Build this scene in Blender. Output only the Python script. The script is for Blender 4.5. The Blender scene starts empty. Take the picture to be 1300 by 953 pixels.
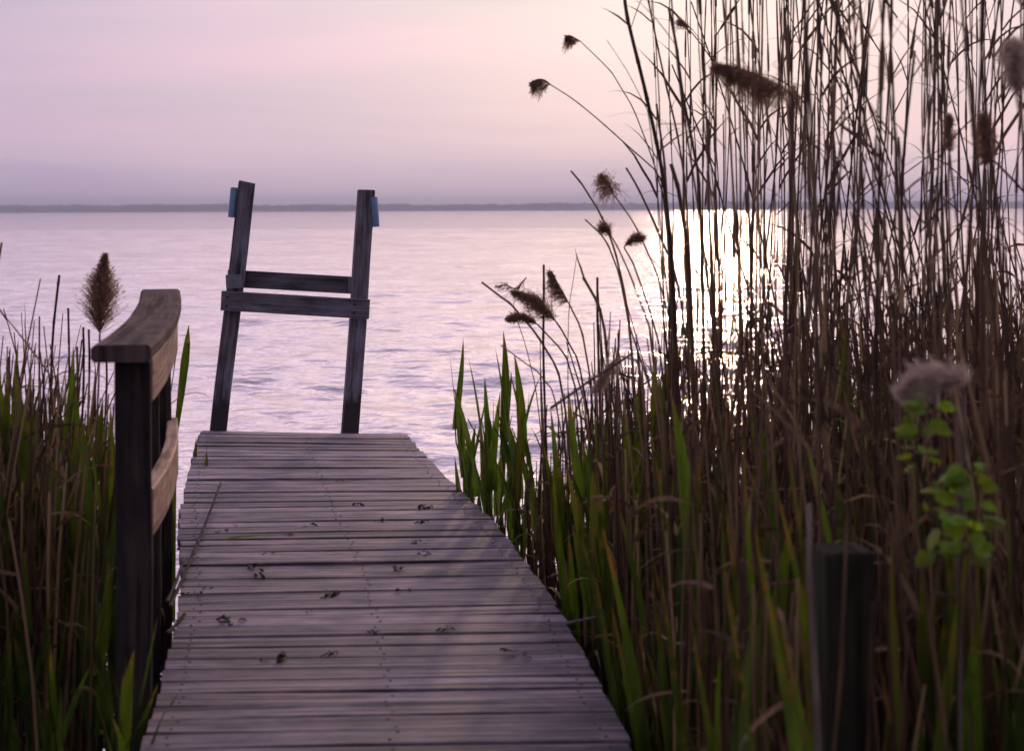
import bpy, math, random
import numpy as np
from mathutils import Vector, Matrix

R = math.radians
sc = bpy.context.scene
col = sc.collection
V = Vector

# ------------------------------------------------------------------ frame of the place
F = 1950.0            # focal length in photo pixels
EYE = 1.26            # camera height over the deck (deck top is z = 0)
WATER = -0.45
ROLL = 0.0042
SUN_AZ, SUN_EL = R(7.8), R(12.0)
SUN = V((math.sin(SUN_AZ) * math.cos(SUN_EL), math.cos(SUN_AZ) * math.cos(SUN_EL), math.sin(SUN_EL)))


def at(px, py, d):
    """photo pixel at distance d -> point in the scene"""
    hy = 266 - (px - 650) * ROLL
    return V(((px - 650) * d / F, d, EYE - (py - hy) * d / F))


def lerp(a, b, t):
    return a + (b - a) * t


# ------------------------------------------------------------------ node helpers
def new_mat(name):
    m = bpy.data.materials.new(name)
    m.use_nodes = True
    nt = m.node_tree
    nt.nodes.clear()
    return m, nt


def N(nt, typ, **kw):
    n = nt.nodes.new(typ)
    ins = kw.pop('ins', {})
    for k, v in kw.items():
        setattr(n, k, v)
    for k, v in ins.items():
        n.inputs[k].default_value = v
    return n


def ramp(nt, stops, interp='LINEAR'):
    n = nt.nodes.new('ShaderNodeValToRGB')
    cr = n.color_ramp
    cr.interpolation = interp
    while len(cr.elements) < len(stops):
        cr.elements.new(0.5)
    for e, (p, c) in zip(cr.elements, stops):
        e.position = p
        e.color = (*c, 1) if len(c) == 3 else c
    return n


def out(nt, sh):
    o = nt.nodes.new('ShaderNodeOutputMaterial')
    nt.links.new(sh, o.inputs['Surface'])
    return o


# ------------------------------------------------------------------ materials
def mat_wood(name, dark, mid, light, rough=0.75, cut=(0.36, 0.50, 0.66), foot=0.0, cracks=0.0, use_uv=True, grain=(2.2, 90.0), bump=0.35, spec=0.35, stain=None):
    m, nt = new_mat(name)
    L = nt.links.new
    tc = N(nt, 'ShaderNodeTexCoord')
    rnd = N(nt, 'ShaderNodeAttribute', attribute_name='rnd')
    comb = N(nt, 'ShaderNodeCombineXYZ')
    mul = N(nt, 'ShaderNodeMath', operation='MULTIPLY', ins={1: 37.0})
    L(rnd.outputs['Fac'], mul.inputs[0])
    L(mul.outputs[0], comb.inputs['Z'])
    mp = N(nt, 'ShaderNodeMapping')
    mp.inputs['Scale'].default_value = (grain[0], grain[1], 1)
    L(tc.outputs['UV'], mp.inputs['Vector'])
    add = N(nt, 'ShaderNodeVectorMath', operation='ADD')
    L(mp.outputs[0], add.inputs[0])
    L(comb.outputs[0], add.inputs[1])
    nz = N(nt, 'ShaderNodeTexNoise', ins={'Scale': 1.0, 'Detail': 7.0, 'Roughness': 0.65, 'Distortion': 0.6})
    L(add.outputs[0], nz.inputs['Vector'])
    mp2 = N(nt, 'ShaderNodeMapping')
    mp2.inputs['Scale'].default_value = (5, 14, 1)
    L(tc.outputs['UV'], mp2.inputs['Vector'])
    add2 = N(nt, 'ShaderNodeVectorMath', operation='ADD')
    L(mp2.outputs[0], add2.inputs[0])
    L(comb.outputs[0], add2.inputs[1])
    nz2 = N(nt, 'ShaderNodeTexNoise', ins={'Scale': 1.0, 'Detail': 4.0, 'Roughness': 0.6})
    L(add2.outputs[0], nz2.inputs['Vector'])
    cr = ramp(nt, [(cut[0], dark), (cut[1], mid), (cut[2], light)])
    mixf = N(nt, 'ShaderNodeMath', operation='MULTIPLY_ADD', ins={1: 0.55, 2: 0.0})
    L(nz.outputs['Fac'], mixf.inputs[0])
    m2 = N(nt, 'ShaderNodeMath', operation='MULTIPLY_ADD', ins={1: 0.45})
    L(nz2.outputs['Fac'], m2.inputs[0])
    L(mixf.outputs[0], m2.inputs[2])
    L(m2.outputs[0], cr.inputs['Fac'])
    # plank to plank tone
    if stain:
        nzb = N(nt, 'ShaderNodeTexNoise', ins={'Scale': 2.6, 'Detail': 10.0, 'Roughness': 0.75})
        L(tc.outputs['Object'], nzb.inputs['Vector'])
        rb = ramp(nt, [(0.36, (0.62, 0.58, 0.74)), (0.5, (1, 1, 1)), (0.64, (1.42, 1.20, 1.06))])
        L(nzb.outputs['Fac'], rb.inputs['Fac'])
        mb_ = N(nt, 'ShaderNodeMixRGB', blend_type='MULTIPLY', ins={'Fac': 0.8})
        L(cr.outputs['Color'], mb_.inputs['Color1'])
        L(rb.outputs['Color'], mb_.inputs['Color2'])
        cr = mb_
    hsv = N(nt, 'ShaderNodeHueSaturation')
    mr = N(nt, 'ShaderNodeMapRange', ins={'From Min': 0, 'From Max': 1, 'To Min': 0.6, 'To Max': 1.3})
    L(rnd.outputs['Fac'], mr.inputs['Value'])
    L(mr.outputs[0], hsv.inputs['Value'])
    L(cr.outputs['Color'], hsv.inputs['Color'])
    last = hsv.outputs['Color']
    if stain:      # broad patches of grime / algae with a shape of their own
        nz3 = N(nt, 'ShaderNodeTexNoise', ins={'Scale': stain[1], 'Detail': 5.0, 'Roughness': 0.6})
        L(tc.outputs['Object'], nz3.inputs['Vector'])
        r3 = ramp(nt, [(0.42, (0, 0, 0)), (0.68, (1, 1, 1))])
        L(nz3.outputs['Fac'], r3.inputs['Fac'])
        mx = N(nt, 'ShaderNodeMixRGB', blend_type='MIX')
        mm = N(nt, 'ShaderNodeMath', operation='MULTIPLY', ins={1: stain[2]})
        L(r3.outputs['Color'], mm.inputs[0])
        L(mm.outputs[0], mx.inputs['Fac'])
        L(last, mx.inputs['Color1'])
        mx.inputs['Color2'].default_value = (*stain[0], 1)
        last = mx.outputs['Color']
    if cracks:     # drying cracks along the grain
        mpc = N(nt, 'ShaderNodeMapping')
        mpc.inputs['Scale'].default_value = (1.1, 30, 1)
        L(tc.outputs['UV'], mpc.inputs['Vector'])
        adc = N(nt, 'ShaderNodeVectorMath', operation='ADD')
        L(mpc.outputs[0], adc.inputs[0])
        L(comb.outputs[0], adc.inputs[1])
        nc = N(nt, 'ShaderNodeTexNoise', ins={'Scale': 1.0, 'Detail': 2.0, 'Roughness': 0.5, 'Distortion': 0.8})
        L(adc.outputs[0], nc.inputs['Vector'])
        rc = ramp(nt, [(0.57, (1, 1, 1)), (0.63, (0.22, 0.2, 0.24))])
        L(nc.outputs['Fac'], rc.inputs['Fac'])
        mc = N(nt, 'ShaderNodeMixRGB', blend_type='MULTIPLY', ins={'Fac': cracks})
        L(last, mc.inputs['Color1'])
        L(rc.outputs['Color'], mc.inputs['Color2'])
        last = mc.outputs['Color']
    if foot:       # wet, rotted foot of a post: an uneven dark tide mark
        sz = N(nt, 'ShaderNodeSeparateXYZ')
        L(tc.outputs['Object'], sz.inputs[0])
        nf = N(nt, 'ShaderNodeTexNoise', ins={'Scale': 16.0, 'Detail': 4.0})
        L(tc.outputs['Object'], nf.inputs['Vector'])
        ma = N(nt, 'ShaderNodeMath', operation='MULTIPLY_ADD', ins={1: 0.22, 2: -0.11})
        L(nf.outputs['Fac'], ma.inputs[0])
        mz = N(nt, 'ShaderNodeMath', operation='ADD')
        L(sz.outputs['Z'], mz.inputs[0])
        L(ma.outputs[0], mz.inputs[1])
        rf = N(nt, 'ShaderNodeMapRange', ins={'From Min': foot - .03, 'From Max': foot + .03, 'To Min': 1.0, 'To Max': 0.0})
        L(mz.outputs[0], rf.inputs['Value'])
        mxf = N(nt, 'ShaderNodeMixRGB', blend_type='MIX')
        L(rf.outputs[0], mxf.inputs['Fac'])
        L(last, mxf.inputs['Color1'])
        mxf.inputs['Color2'].default_value = (0.055, 0.048, 0.046, 1)
        last = mxf.outputs['Color']
    b = N(nt, 'ShaderNodeBump', ins={'Strength': bump, 'Distance': 0.004})
    L(nz.outputs['Fac'], b.inputs['Height'])
    p = N(nt, 'ShaderNodeBsdfPrincipled', ins={'Roughness': rough, 'Specular IOR Level': spec})
    rr = N(nt, 'ShaderNodeMapRange', ins={'To Min': rough - 0.12, 'To Max': rough + 0.12})
    L(nz2.outputs['Fac'], rr.inputs['Value'])
    L(rr.outputs[0], p.inputs['Roughness'])
    L(last, p.inputs['Base Color'])
    L(b.outputs[0], p.inputs['Normal'])
    out(nt, p.outputs[0])
    return m


def mat_plant(name, dark, light, transl=0.3, tcol=None, rough=0.6, scale=9.0, var=0.35, zscale=0.12, alt=None, tips=None):
    """stems, leaves and plumes: streaks along the height, tone by individual, light through the blade"""
    m, nt = new_mat(name)
    L = nt.links.new
    tc = N(nt, 'ShaderNodeTexCoord')
    oi = N(nt, 'ShaderNodeObjectInfo')
    at_ = N(nt, 'ShaderNodeAttribute', attribute_name='rnd')
    mp = N(nt, 'ShaderNodeMapping')
    mp.inputs['Scale'].default_value = (scale * 6, scale * 6, scale * zscale * 6)
    L(tc.outputs['Object'], mp.inputs['Vector'])
    nz = N(nt, 'ShaderNodeTexNoise', ins={'Scale': 1.0, 'Detail': 3.0})
    L(mp.outputs[0], nz.inputs['Vector'])
    cr = ramp(nt, [(0.3, dark), (0.72, light)])
    L(nz.outputs['Fac'], cr.inputs['Fac'])
    s = N(nt, 'ShaderNodeMath', operation='ADD')
    L(oi.outputs['Random'], s.inputs[0])
    L(at_.outputs['Fac'], s.inputs[1])
    fr = N(nt, 'ShaderNodeMath', operation='FRACT')
    L(s.outputs[0], fr.inputs[0])
    mr = N(nt, 'ShaderNodeMapRange', ins={'To Min': 1 - var, 'To Max': 1 + var})
    L(fr.outputs[0], mr.inputs['Value'])
    mrh = N(nt, 'ShaderNodeMapRange', ins={'To Min': 0.485, 'To Max': 0.515})
    L(fr.outputs[0], mrh.inputs['Value'])
    hsv = N(nt, 'ShaderNodeHueSaturation')
    L(mr.outputs[0], hsv.inputs['Value'])
    L(mrh.outputs[0], hsv.inputs['Hue'])
    if alt:
        f2 = N(nt, 'ShaderNodeMath', operation='MULTIPLY', ins={1: 7.31})
        L(s.outputs[0], f2.inputs[0])
        f3 = N(nt, 'ShaderNodeMath', operation='FRACT')
        L(f2.outputs[0], f3.inputs[0])
        ra = ramp(nt, [(alt[1], (0, 0, 0)), (alt[1] + .08, (1, 1, 1))])
        L(f3.outputs[0], ra.inputs['Fac'])
        mxa = N(nt, 'ShaderNodeMixRGB', blend_type='MIX')
        L(ra.outputs['Color'], mxa.inputs['Fac'])
        L(cr.outputs['Color'], mxa.inputs['Color1'])
        mxa.inputs['Color2'].default_value = (*alt[0], 1)
        L(mxa.outputs['Color'], hsv.inputs['Color'])
    else:
        L(cr.outputs['Color'], hsv.inputs['Color'])
    p = N(nt, 'ShaderNodeBsdfPrincipled', ins={'Roughness': rough, 'Specular IOR Level': 0.3})
    last = hsv.outputs['Color']
    if tips:
        ta = N(nt, 'ShaderNodeAttribute', attribute_name='tip')
        nt2 = N(nt, 'ShaderNodeTexNoise', ins={'Scale': 38.0, 'Detail': 3.0})
        L(tc.outputs['Object'], nt2.inputs['Vector'])
        sm = N(nt, 'ShaderNodeMath', operation='MULTIPLY_ADD', ins={1: 0.8})
        L(nt2.outputs['Fac'], sm.inputs[0])
        L(ta.outputs['Fac'], sm.inputs[2])
        mrt = N(nt, 'ShaderNodeMapRange', ins={'From Min': 1.2, 'From Max': 1.4})
        L(sm.outputs[0], mrt.inputs['Value'])
        mt = N(nt, 'ShaderNodeMixRGB', blend_type='MIX')
        L(mrt.outputs[0], mt.inputs['Fac'])
        L(last, mt.inputs['Color1'])
        mt.inputs['Color2'].default_value = (*tips, 1)
        last = mt.outputs['Color']
    L(last, p.inputs['Base Color'])
    sh = p.outputs[0]
    if transl > 0:
        t = N(nt, 'ShaderNodeBsdfTranslucent')
        if tcol:
            mx = N(nt, 'ShaderNodeMixRGB', blend_type='MULTIPLY', ins={'Fac': 1.0})
            mx.inputs['Color2'].default_value = (*tcol, 1)
            L(last, mx.inputs['Color1'])
            L(mx.outputs['Color'], t.inputs['Color'])
        else:
            L(last, t.inputs['Color'])
        ms = N(nt, 'ShaderNodeMixShader', ins={'Fac': transl})
        L(p.outputs[0], ms.inputs[1])
        L(t.outputs[0], ms.inputs[2])
        sh = ms.outputs[0]
    out(nt, sh)
    return m


def mat_plain(name, c1, c2, rough=0.6, scale=6.0, metallic=0.0, spec=0.4, bump=0.1):
    m, nt = new_mat(name)
    L = nt.links.new
    tc = N(nt, 'ShaderNodeTexCoord')
    nz = N(nt, 'ShaderNodeTexNoise', ins={'Scale': scale, 'Detail': 6.0, 'Roughness': 0.65})
    L(tc.outputs['Object'], nz.inputs['Vector'])
    cr = ramp(nt, [(0.3, c1), (0.7, c2)])
    L(nz.outputs['Fac'], cr.inputs['Fac'])
    p = N(nt, 'ShaderNodeBsdfPrincipled', ins={'Roughness': rough, 'Metallic': metallic, 'Specular IOR Level': spec})
    L(cr.outputs['Color'], p.inputs['Base Color'])
    b = N(nt, 'ShaderNodeBump', ins={'Strength': bump, 'Distance': 0.02})
    L(nz.outputs['Fac'], b.inputs['Height'])
    L(b.outputs[0], p.inputs['Normal'])
    out(nt, p.outputs[0])
    return m


def mat_water():
    m, nt = new_mat('lake_water')
    L = nt.links.new
    tc = N(nt, 'ShaderNodeTexCoord')
    hs = []
    for sc_, st, det in ((0.32, (0.4, 1, 1), 4.0), (1.6, (0.4, 1, 1), 3.0), (5.0, (0.5, 1, 1), 3.0), (14.0, (0.7, 1, 1), 2.0)):
        mp = N(nt, 'ShaderNodeMapping')
        mp.inputs['Scale'].default_value = st
        mp.inputs['Rotation'].default_value = (0, 0, R(9))
        L(tc.outputs['Object'], mp.inputs['Vector'])
        nz = N(nt, 'ShaderNodeTexNoise', ins={'Scale': sc_, 'Detail': det, 'Roughness': 0.5})
        L(mp.outputs[0], nz.inputs['Vector'])
        hs.append(nz)
    prev = None
    for nz, dist in zip(hs, (0.30, 0.065, 0.045, 0.010)):
        b = N(nt, 'ShaderNodeBump', ins={'Strength': 1.0, 'Distance': dist})
        L(nz.outputs['Fac'], b.inputs['Height'])
        if prev:
            L(prev.outputs[0], b.inputs['Normal'])
        prev = b
    p = N(nt, 'ShaderNodeBsdfPrincipled', ins={'Roughness': 0.06, 'IOR': 1.55, 'Specular IOR Level': 0.5})
    p.inputs['Base Color'].default_value = (0.10, 0.08, 0.095, 1)
    L(prev.outputs[0], p.inputs['Normal'])
    g = N(nt, 'ShaderNodeBsdfGlossy', ins={'Roughness': 0.06, 'Color': (1.0, 0.94, 0.95, 1)})
    L(prev.outputs[0], g.inputs['Normal'])
    ms = N(nt, 'ShaderNodeMixShader', ins={'Fac': 0.62})
    L(p.outputs[0], ms.inputs[1])
    L(g.outputs[0], ms.inputs[2])
    out(nt, ms.outputs[0])
    return m


M = {}
M['deck'] = mat_wood('weathered_deck_wood', (0.04, 0.033, 0.045), (0.20, 0.16, 0.19), (0.36, 0.295, 0.325), rough=0.6, grain=(1.3, 44.0), bump=1.0, cut=(0.40, 0.48, 0.57), cracks=0.9,
                     spec=0.42, stain=((0.085, 0.07, 0.075), 1.7, 0.5))
M['under'] = mat_wood('wet_timber', (0.04, 0.033, 0.03), (0.08, 0.066, 0.06), (0.13, 0.11, 0.10), rough=0.7)
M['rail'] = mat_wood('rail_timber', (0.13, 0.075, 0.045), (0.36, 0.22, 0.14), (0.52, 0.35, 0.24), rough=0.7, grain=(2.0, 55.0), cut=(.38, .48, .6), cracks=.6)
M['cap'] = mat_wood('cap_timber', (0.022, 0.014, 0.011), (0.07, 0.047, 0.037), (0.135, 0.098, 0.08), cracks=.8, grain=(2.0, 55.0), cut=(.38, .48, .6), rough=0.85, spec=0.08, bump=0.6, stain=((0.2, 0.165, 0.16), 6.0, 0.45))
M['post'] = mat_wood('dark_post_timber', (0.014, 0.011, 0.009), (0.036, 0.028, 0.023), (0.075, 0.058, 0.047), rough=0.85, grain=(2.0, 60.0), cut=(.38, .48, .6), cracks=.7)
M['pile'] = mat_wood('grey_pile_timber', (0.06, 0.06, 0.068), (0.20, 0.20, 0.235), (0.36, 0.365, 0.42), rough=0.75, grain=(2.2, 50.0), cut=(.38, .48, .6), cracks=.7,
                     stain=((0.035, 0.03, 0.028), 2.6, 0.6))
M['pilepost'] = mat_wood('grey_post_timber', (0.06, 0.06, 0.068), (0.21, 0.21, 0.245), (0.38, 0.385, 0.44), rough=0.75, grain=(2.2, 50.0), cut=(.38, .48, .6), cracks=.7,
                         stain=((0.035, 0.03, 0.028), 2.6, 0.6), foot=0.20)
M['stub'] = mat_wood('mossy_post_timber', (0.02, 0.022, 0.014), (0.045, 0.048, 0.03), (0.08, 0.08, 0.05), rough=0.95, spec=0.1, grain=(2.0, 60.0), cracks=.7, cut=(.38, .48, .6))
M['bracket'] = mat_plain('galvanised_bracket', (0.20, 0.22, 0.25), (0.34, 0.36, 0.39), rough=0.5, metallic=0.4, scale=30)
M['blue'] = mat_plain('faded_blue_plastic', (0.17, 0.31, 0.48), (0.27, 0.43, 0.60), rough=0.45, scale=25)
M['nail'] = mat_plain('rusty_nail', (0.05, 0.035, 0.03), (0.10, 0.06, 0.045), rough=0.8, scale=60)
M['reed'] = mat_plant('dry_reed', (0.065, 0.04, 0.024), (0.23, 0.14, 0.075), transl=0.0, rough=0.55, var=0.45, alt=((0.40, 0.27, 0.14), .70))
M['palereed'] = mat_plant('pale_dry_reed', (0.13, 0.10, 0.08), (0.30, 0.235, 0.185), transl=0.0, rough=0.55, var=0.2)
M['dryleaf'] = mat_plant('dry_leaf', (0.08, 0.045, 0.026), (0.30, 0.175, 0.09), transl=0.35, rough=0.7, var=0.5, alt=((0.46, 0.33, 0.17), .74))
M['green'] = mat_plant('green_blade', (0.03, 0.062, 0.012), (0.09, 0.155, 0.027), transl=0.5, tcol=(2.1, 1.85, 0.5), rough=0.45, var=0.45, alt=((0.13, 0.14, 0.035), .92), tips=(0.17, 0.115, 0.05))
M['bright'] = mat_plant('bright_vine_leaf', (0.20, 0.34, 0.025), (0.36, 0.52, 0.05), transl=0.5, tcol=(1.3, 1.3, 0.5), alt=((0.17, 0.26, 0.03), .7), rough=0.5, var=0.3)
M['plume'] = mat_plant('brown_plume', (0.30, 0.19, 0.13), (0.60, 0.41, 0.29), transl=0.6, rough=0.9, var=0.3, zscale=1)
M['paleplume'] = mat_plant('pale_fluffy_plume', (0.58, 0.46, 0.38), (0.88, 0.74, 0.62), transl=0.5, rough=0.9, var=0.15, zscale=1)
M['debris'] = mat_plant('leaf_debris', (0.035, 0.03, 0.018), (0.09, 0.075, 0.04), transl=0.1, rough=0.8, var=0.3, zscale=1)
M['mud'] = mat_plain('dark_mud', (0.02, 0.016, 0.013), (0.055, 0.042, 0.033), rough=0.75, scale=3, bump=0.6)
M['water'] = mat_water()
M['wood_far'] = mat_plain('far_woodland', (0.025, 0.035, 0.03), (0.06, 0.075, 0.05), rough=0.9, scale=0.05)


# ------------------------------------------------------------------ mesh builder
class MB:
    def __init__(s):
        s.v, s.f, s.r, s.uv, s.tp = [], [], [], [], {}

    def face(s, idx, r=0.0, uv=None):
        s.f.append(idx)
        s.r.append(r)
        s.uv.append(uv)

    def tube(s, pts, rad, n=6, r=0.0, cap=True):
        """tapered tube along a polyline"""
        k = len(pts)
        rad = rad if hasattr(rad, '__len__') else [rad] * k
        base = len(s.v)
        t0 = (pts[1] - pts[0]).normalized()
        u = t0.cross(V((0, 1, 0.1)))
        u = u.normalized() if u.length > 1e-4 else V((1, 0, 0))
        for i, p in enumerate(pts):
            t = (pts[min(i + 1, k - 1)] - pts[max(i - 1, 0)])
            t = t.normalized() if t.length > 1e-9 else t0
            u = (u - t * u.dot(t))
            u = u.normalized() if u.length > 1e-6 else t.orthogonal().normalized()
            w = t.cross(u)
            for j in range(n):
                a = 2 * math.pi * j / n
                s.v.append(p + (u * math.cos(a) + w * math.sin(a)) * rad[i])
        for i in range(k - 1):
            for j in range(n):
                a, b = base + i * n + j, base + i * n + (j + 1) % n
                s.face((a, b, b + n, a + n), r)
        if cap:
            s.face(tuple(base + j for j in reversed(range(n))), r)
            s.face(tuple(base + (k - 1) * n + j for j in range(n)), r)

    def blade(s, pts, wid, side, r=0.0, fold=0.25):
        """grass-like blade with a folded midrib; side = vector across the blade"""
        k = len(pts)
        base = len(s.v)
        for i, p in enumerate(pts):
            t = (pts[min(i + 1, k - 1)] - pts[max(i - 1, 0)]).normalized()
            c = side - t * side.dot(t)
            c = c.normalized() if c.length > 1e-5 else t.orthogonal().normalized()
            nrm = t.cross(c)
            w = wid[i] * 0.5
            s.v.append(p - c * w + nrm * w * fold)
            s.v.append(p)
            s.v.append(p + c * w + nrm * w * fold)
        for i in range(k - 1):
            a = base + 3 * i
            s.tp[len(s.f)] = s.tp[len(s.f) + 1] = (i + .5) / (k - 1)
            s.face((a, a + 1, a + 4, a + 3), r)
            s.face((a + 1, a + 2, a + 5, a + 4), r)

    def box(s, c, ex, ey, ez, hx, hy, hz, r=0.0, bev=0.0):
        """oriented box; long axis ex for the uv grain"""
        base = len(s.v)
        if bev <= 0:
            for dz in (-1, 1):
                for dy in (-1, 1):
                    for dx in (-1, 1):
                        s.v.append(c + ex * hx * dx + ey * hy * dy + ez * hz * dz)
            q = ((0, 2, 3, 1), (4, 5, 7, 6), (0, 1, 5, 4), (2, 6, 7, 3), (0, 4, 6, 2), (1, 3, 7, 5))
            lc = [(dx * hx, dy * hy, dz * hz) for dz in (-1, 1) for dy in (-1, 1) for dx in (-1, 1)]
            for k, f in enumerate(q):
                if k < 2:
                    uv = [(lc[i][0], lc[i][1]) for i in f]
                elif k < 4:
                    uv = [(lc[i][0], lc[i][2] + 3) for i in f]
                else:
                    uv = [(lc[i][1], lc[i][2] + 5) for i in f]
                s.face(tuple(base + i for i in f), r, uv)
            return
        # section with chamfered long edges
        sec = [(-hy + bev, -hz), (hy - bev, -hz), (hy, -hz + bev), (hy, hz - bev), (hy - bev, hz), (-hy + bev, hz),
               (-hy, hz - bev), (-hy, -hz + bev)]
        s.loft([c - ex * hx, c + ex * hx], [(ey, ez)] * 2, sec, r)

    def loft(s, pts, frames, sec, r=0.0, scales=None):
        base = len(s.v)
        n = len(sec)
        per = [0]
        for i in range(n):
            a, b = sec[i], sec[(i + 1) % n]
            per.append(per[-1] + math.hypot(b[0] - a[0], b[1] - a[1]))
        run = [0]
        for i in range(1, len(pts)):
            run.append(run[-1] + (pts[i] - pts[i - 1]).length)
        for i, p in enumerate(pts):
            ey, ez = frames[i]
            k = scales[i] if scales else 1.0
            for a, b in sec:
                s.v.append(p + ey * a * k + ez * b * k)
        for i in range(len(pts) - 1):
            for j in range(n):
                a, b = base + i * n + j, base + i * n + (j + 1) % n
                s.face((a, b, b + n, a + n), r,
                       [(run[i], per[j]), (run[i], per[j + 1]), (run[i + 1], per[j + 1]), (run[i + 1], per[j])])
        s.face(tuple(base + j for j in reversed(range(n))), r, [(sec[j][1] * .3, sec[j][0]) for j in reversed(range(n))])
        e = base + (len(pts) - 1) * n
        s.face(tuple(e + j for j in range(n)), r, [(sec[j][1] * .3, sec[j][0]) for j in range(n)])

    def mesh(s, name, mat, origin=None, smooth=True):
        me = bpy.data.meshes.new(name)
        o = origin or V((0, 0, 0))
        me.from_pydata([tuple(p - o) for p in s.v], [], s.f)
        at_ = me.attributes.new('rnd', 'FLOAT', 'FACE')
        at_.data.foreach_set('value', s.r)
        if s.tp:
            ta = me.attributes.new('tip', 'FLOAT', 'FACE')
            ta.data.foreach_set('value', [s.tp.get(i, 0.0) for i in range(len(s.f))])
        if any(u is not None for u in s.uv):
            ul = me.uv_layers.new(name='UVMap')
            flat = []
            for f, u in zip(s.f, s.uv):
                for k in range(len(f)):
                    flat.extend(u[k] if u else (0.0, 0.0))
            ul.data.foreach_set('uv', flat)
        me.materials.append(M[mat])
        if smooth:
            me.polygons.foreach_set('use_smooth', [True] * len(s.f))
        me.update()
        return me

    def build(s, name, mat, parent=None, origin=None, smooth=True):
        return link(name, s.mesh(name, mat, origin, smooth), parent, origin)


def link(name, me, parent=None, loc=None):
    ob = bpy.data.objects.new(name, me)
    col.objects.link(ob)
    if parent:
        ob.parent = parent
    elif loc is not None:
        ob.location = loc
    return ob


def empty(name, loc):
    o = bpy.data.objects.new(name, None)
    o.empty_display_size = 0.1
    o.location = loc
    col.objects.link(o)
    return o


def tag(o, label=None, cat=None, group=None, kind=None):
    if label:
        o['label'] = label
    if cat:
        o['category'] = cat
    if group:
        o['group'] = group
    if kind:
        o['kind'] = kind
    return o


def copy_thing(o):
    c = o.copy()
    col.objects.link(c)
    for ch in list(o.children):
        k = ch.copy()
        col.objects.link(k)
        k.parent = c
    return c


# ------------------------------------------------------------------ line of the boardwalk
def slope(d):
    pts = [(-9, -.06), (3.0, -.10), (3.9, -.13), (5.9, -.235), (6.6, -.18), (9.5, -.165)]
    for (a, sa), (b, sb) in zip(pts, pts[1:]):
        if d <= b:
            return lerp(sa, sb, max(0, (d - a)) / (b - a))
    return pts[-1][1]


_tab = {}
_x, _d = -0.922, 3.9
while _d < 9.6:
    _tab[round(_d, 2)] = _x
    _x += slope(_d) * 0.01
    _d += 0.01
_x, _d = -0.922, 3.9
while _d > -6:
    _tab[round(_d, 2)] = _x
    _x -= slope(_d) * 0.01
    _d -= 0.01


def edge_l(d):
    return _tab[round(min(max(d, -5.9), 9.5), 2)]


WID = 1.215


def edge_r(d):
    pts = [(-6, .95), (2.0, .42), (3.0, .33), (4.12, .226), (4.7, .158), (5.2, .085), (5.65, .015), (6.2, -.085), (6.77, -.205), (7.2, -.305), (8.65, -.585), (9.6, -.76)]
    for (a, ra), (b, rb) in zip(pts, pts[1:]):
        if d <= b:
            return lerp(ra, rb, (d - a) / (b - a))
    return pts[-1][1]


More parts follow.
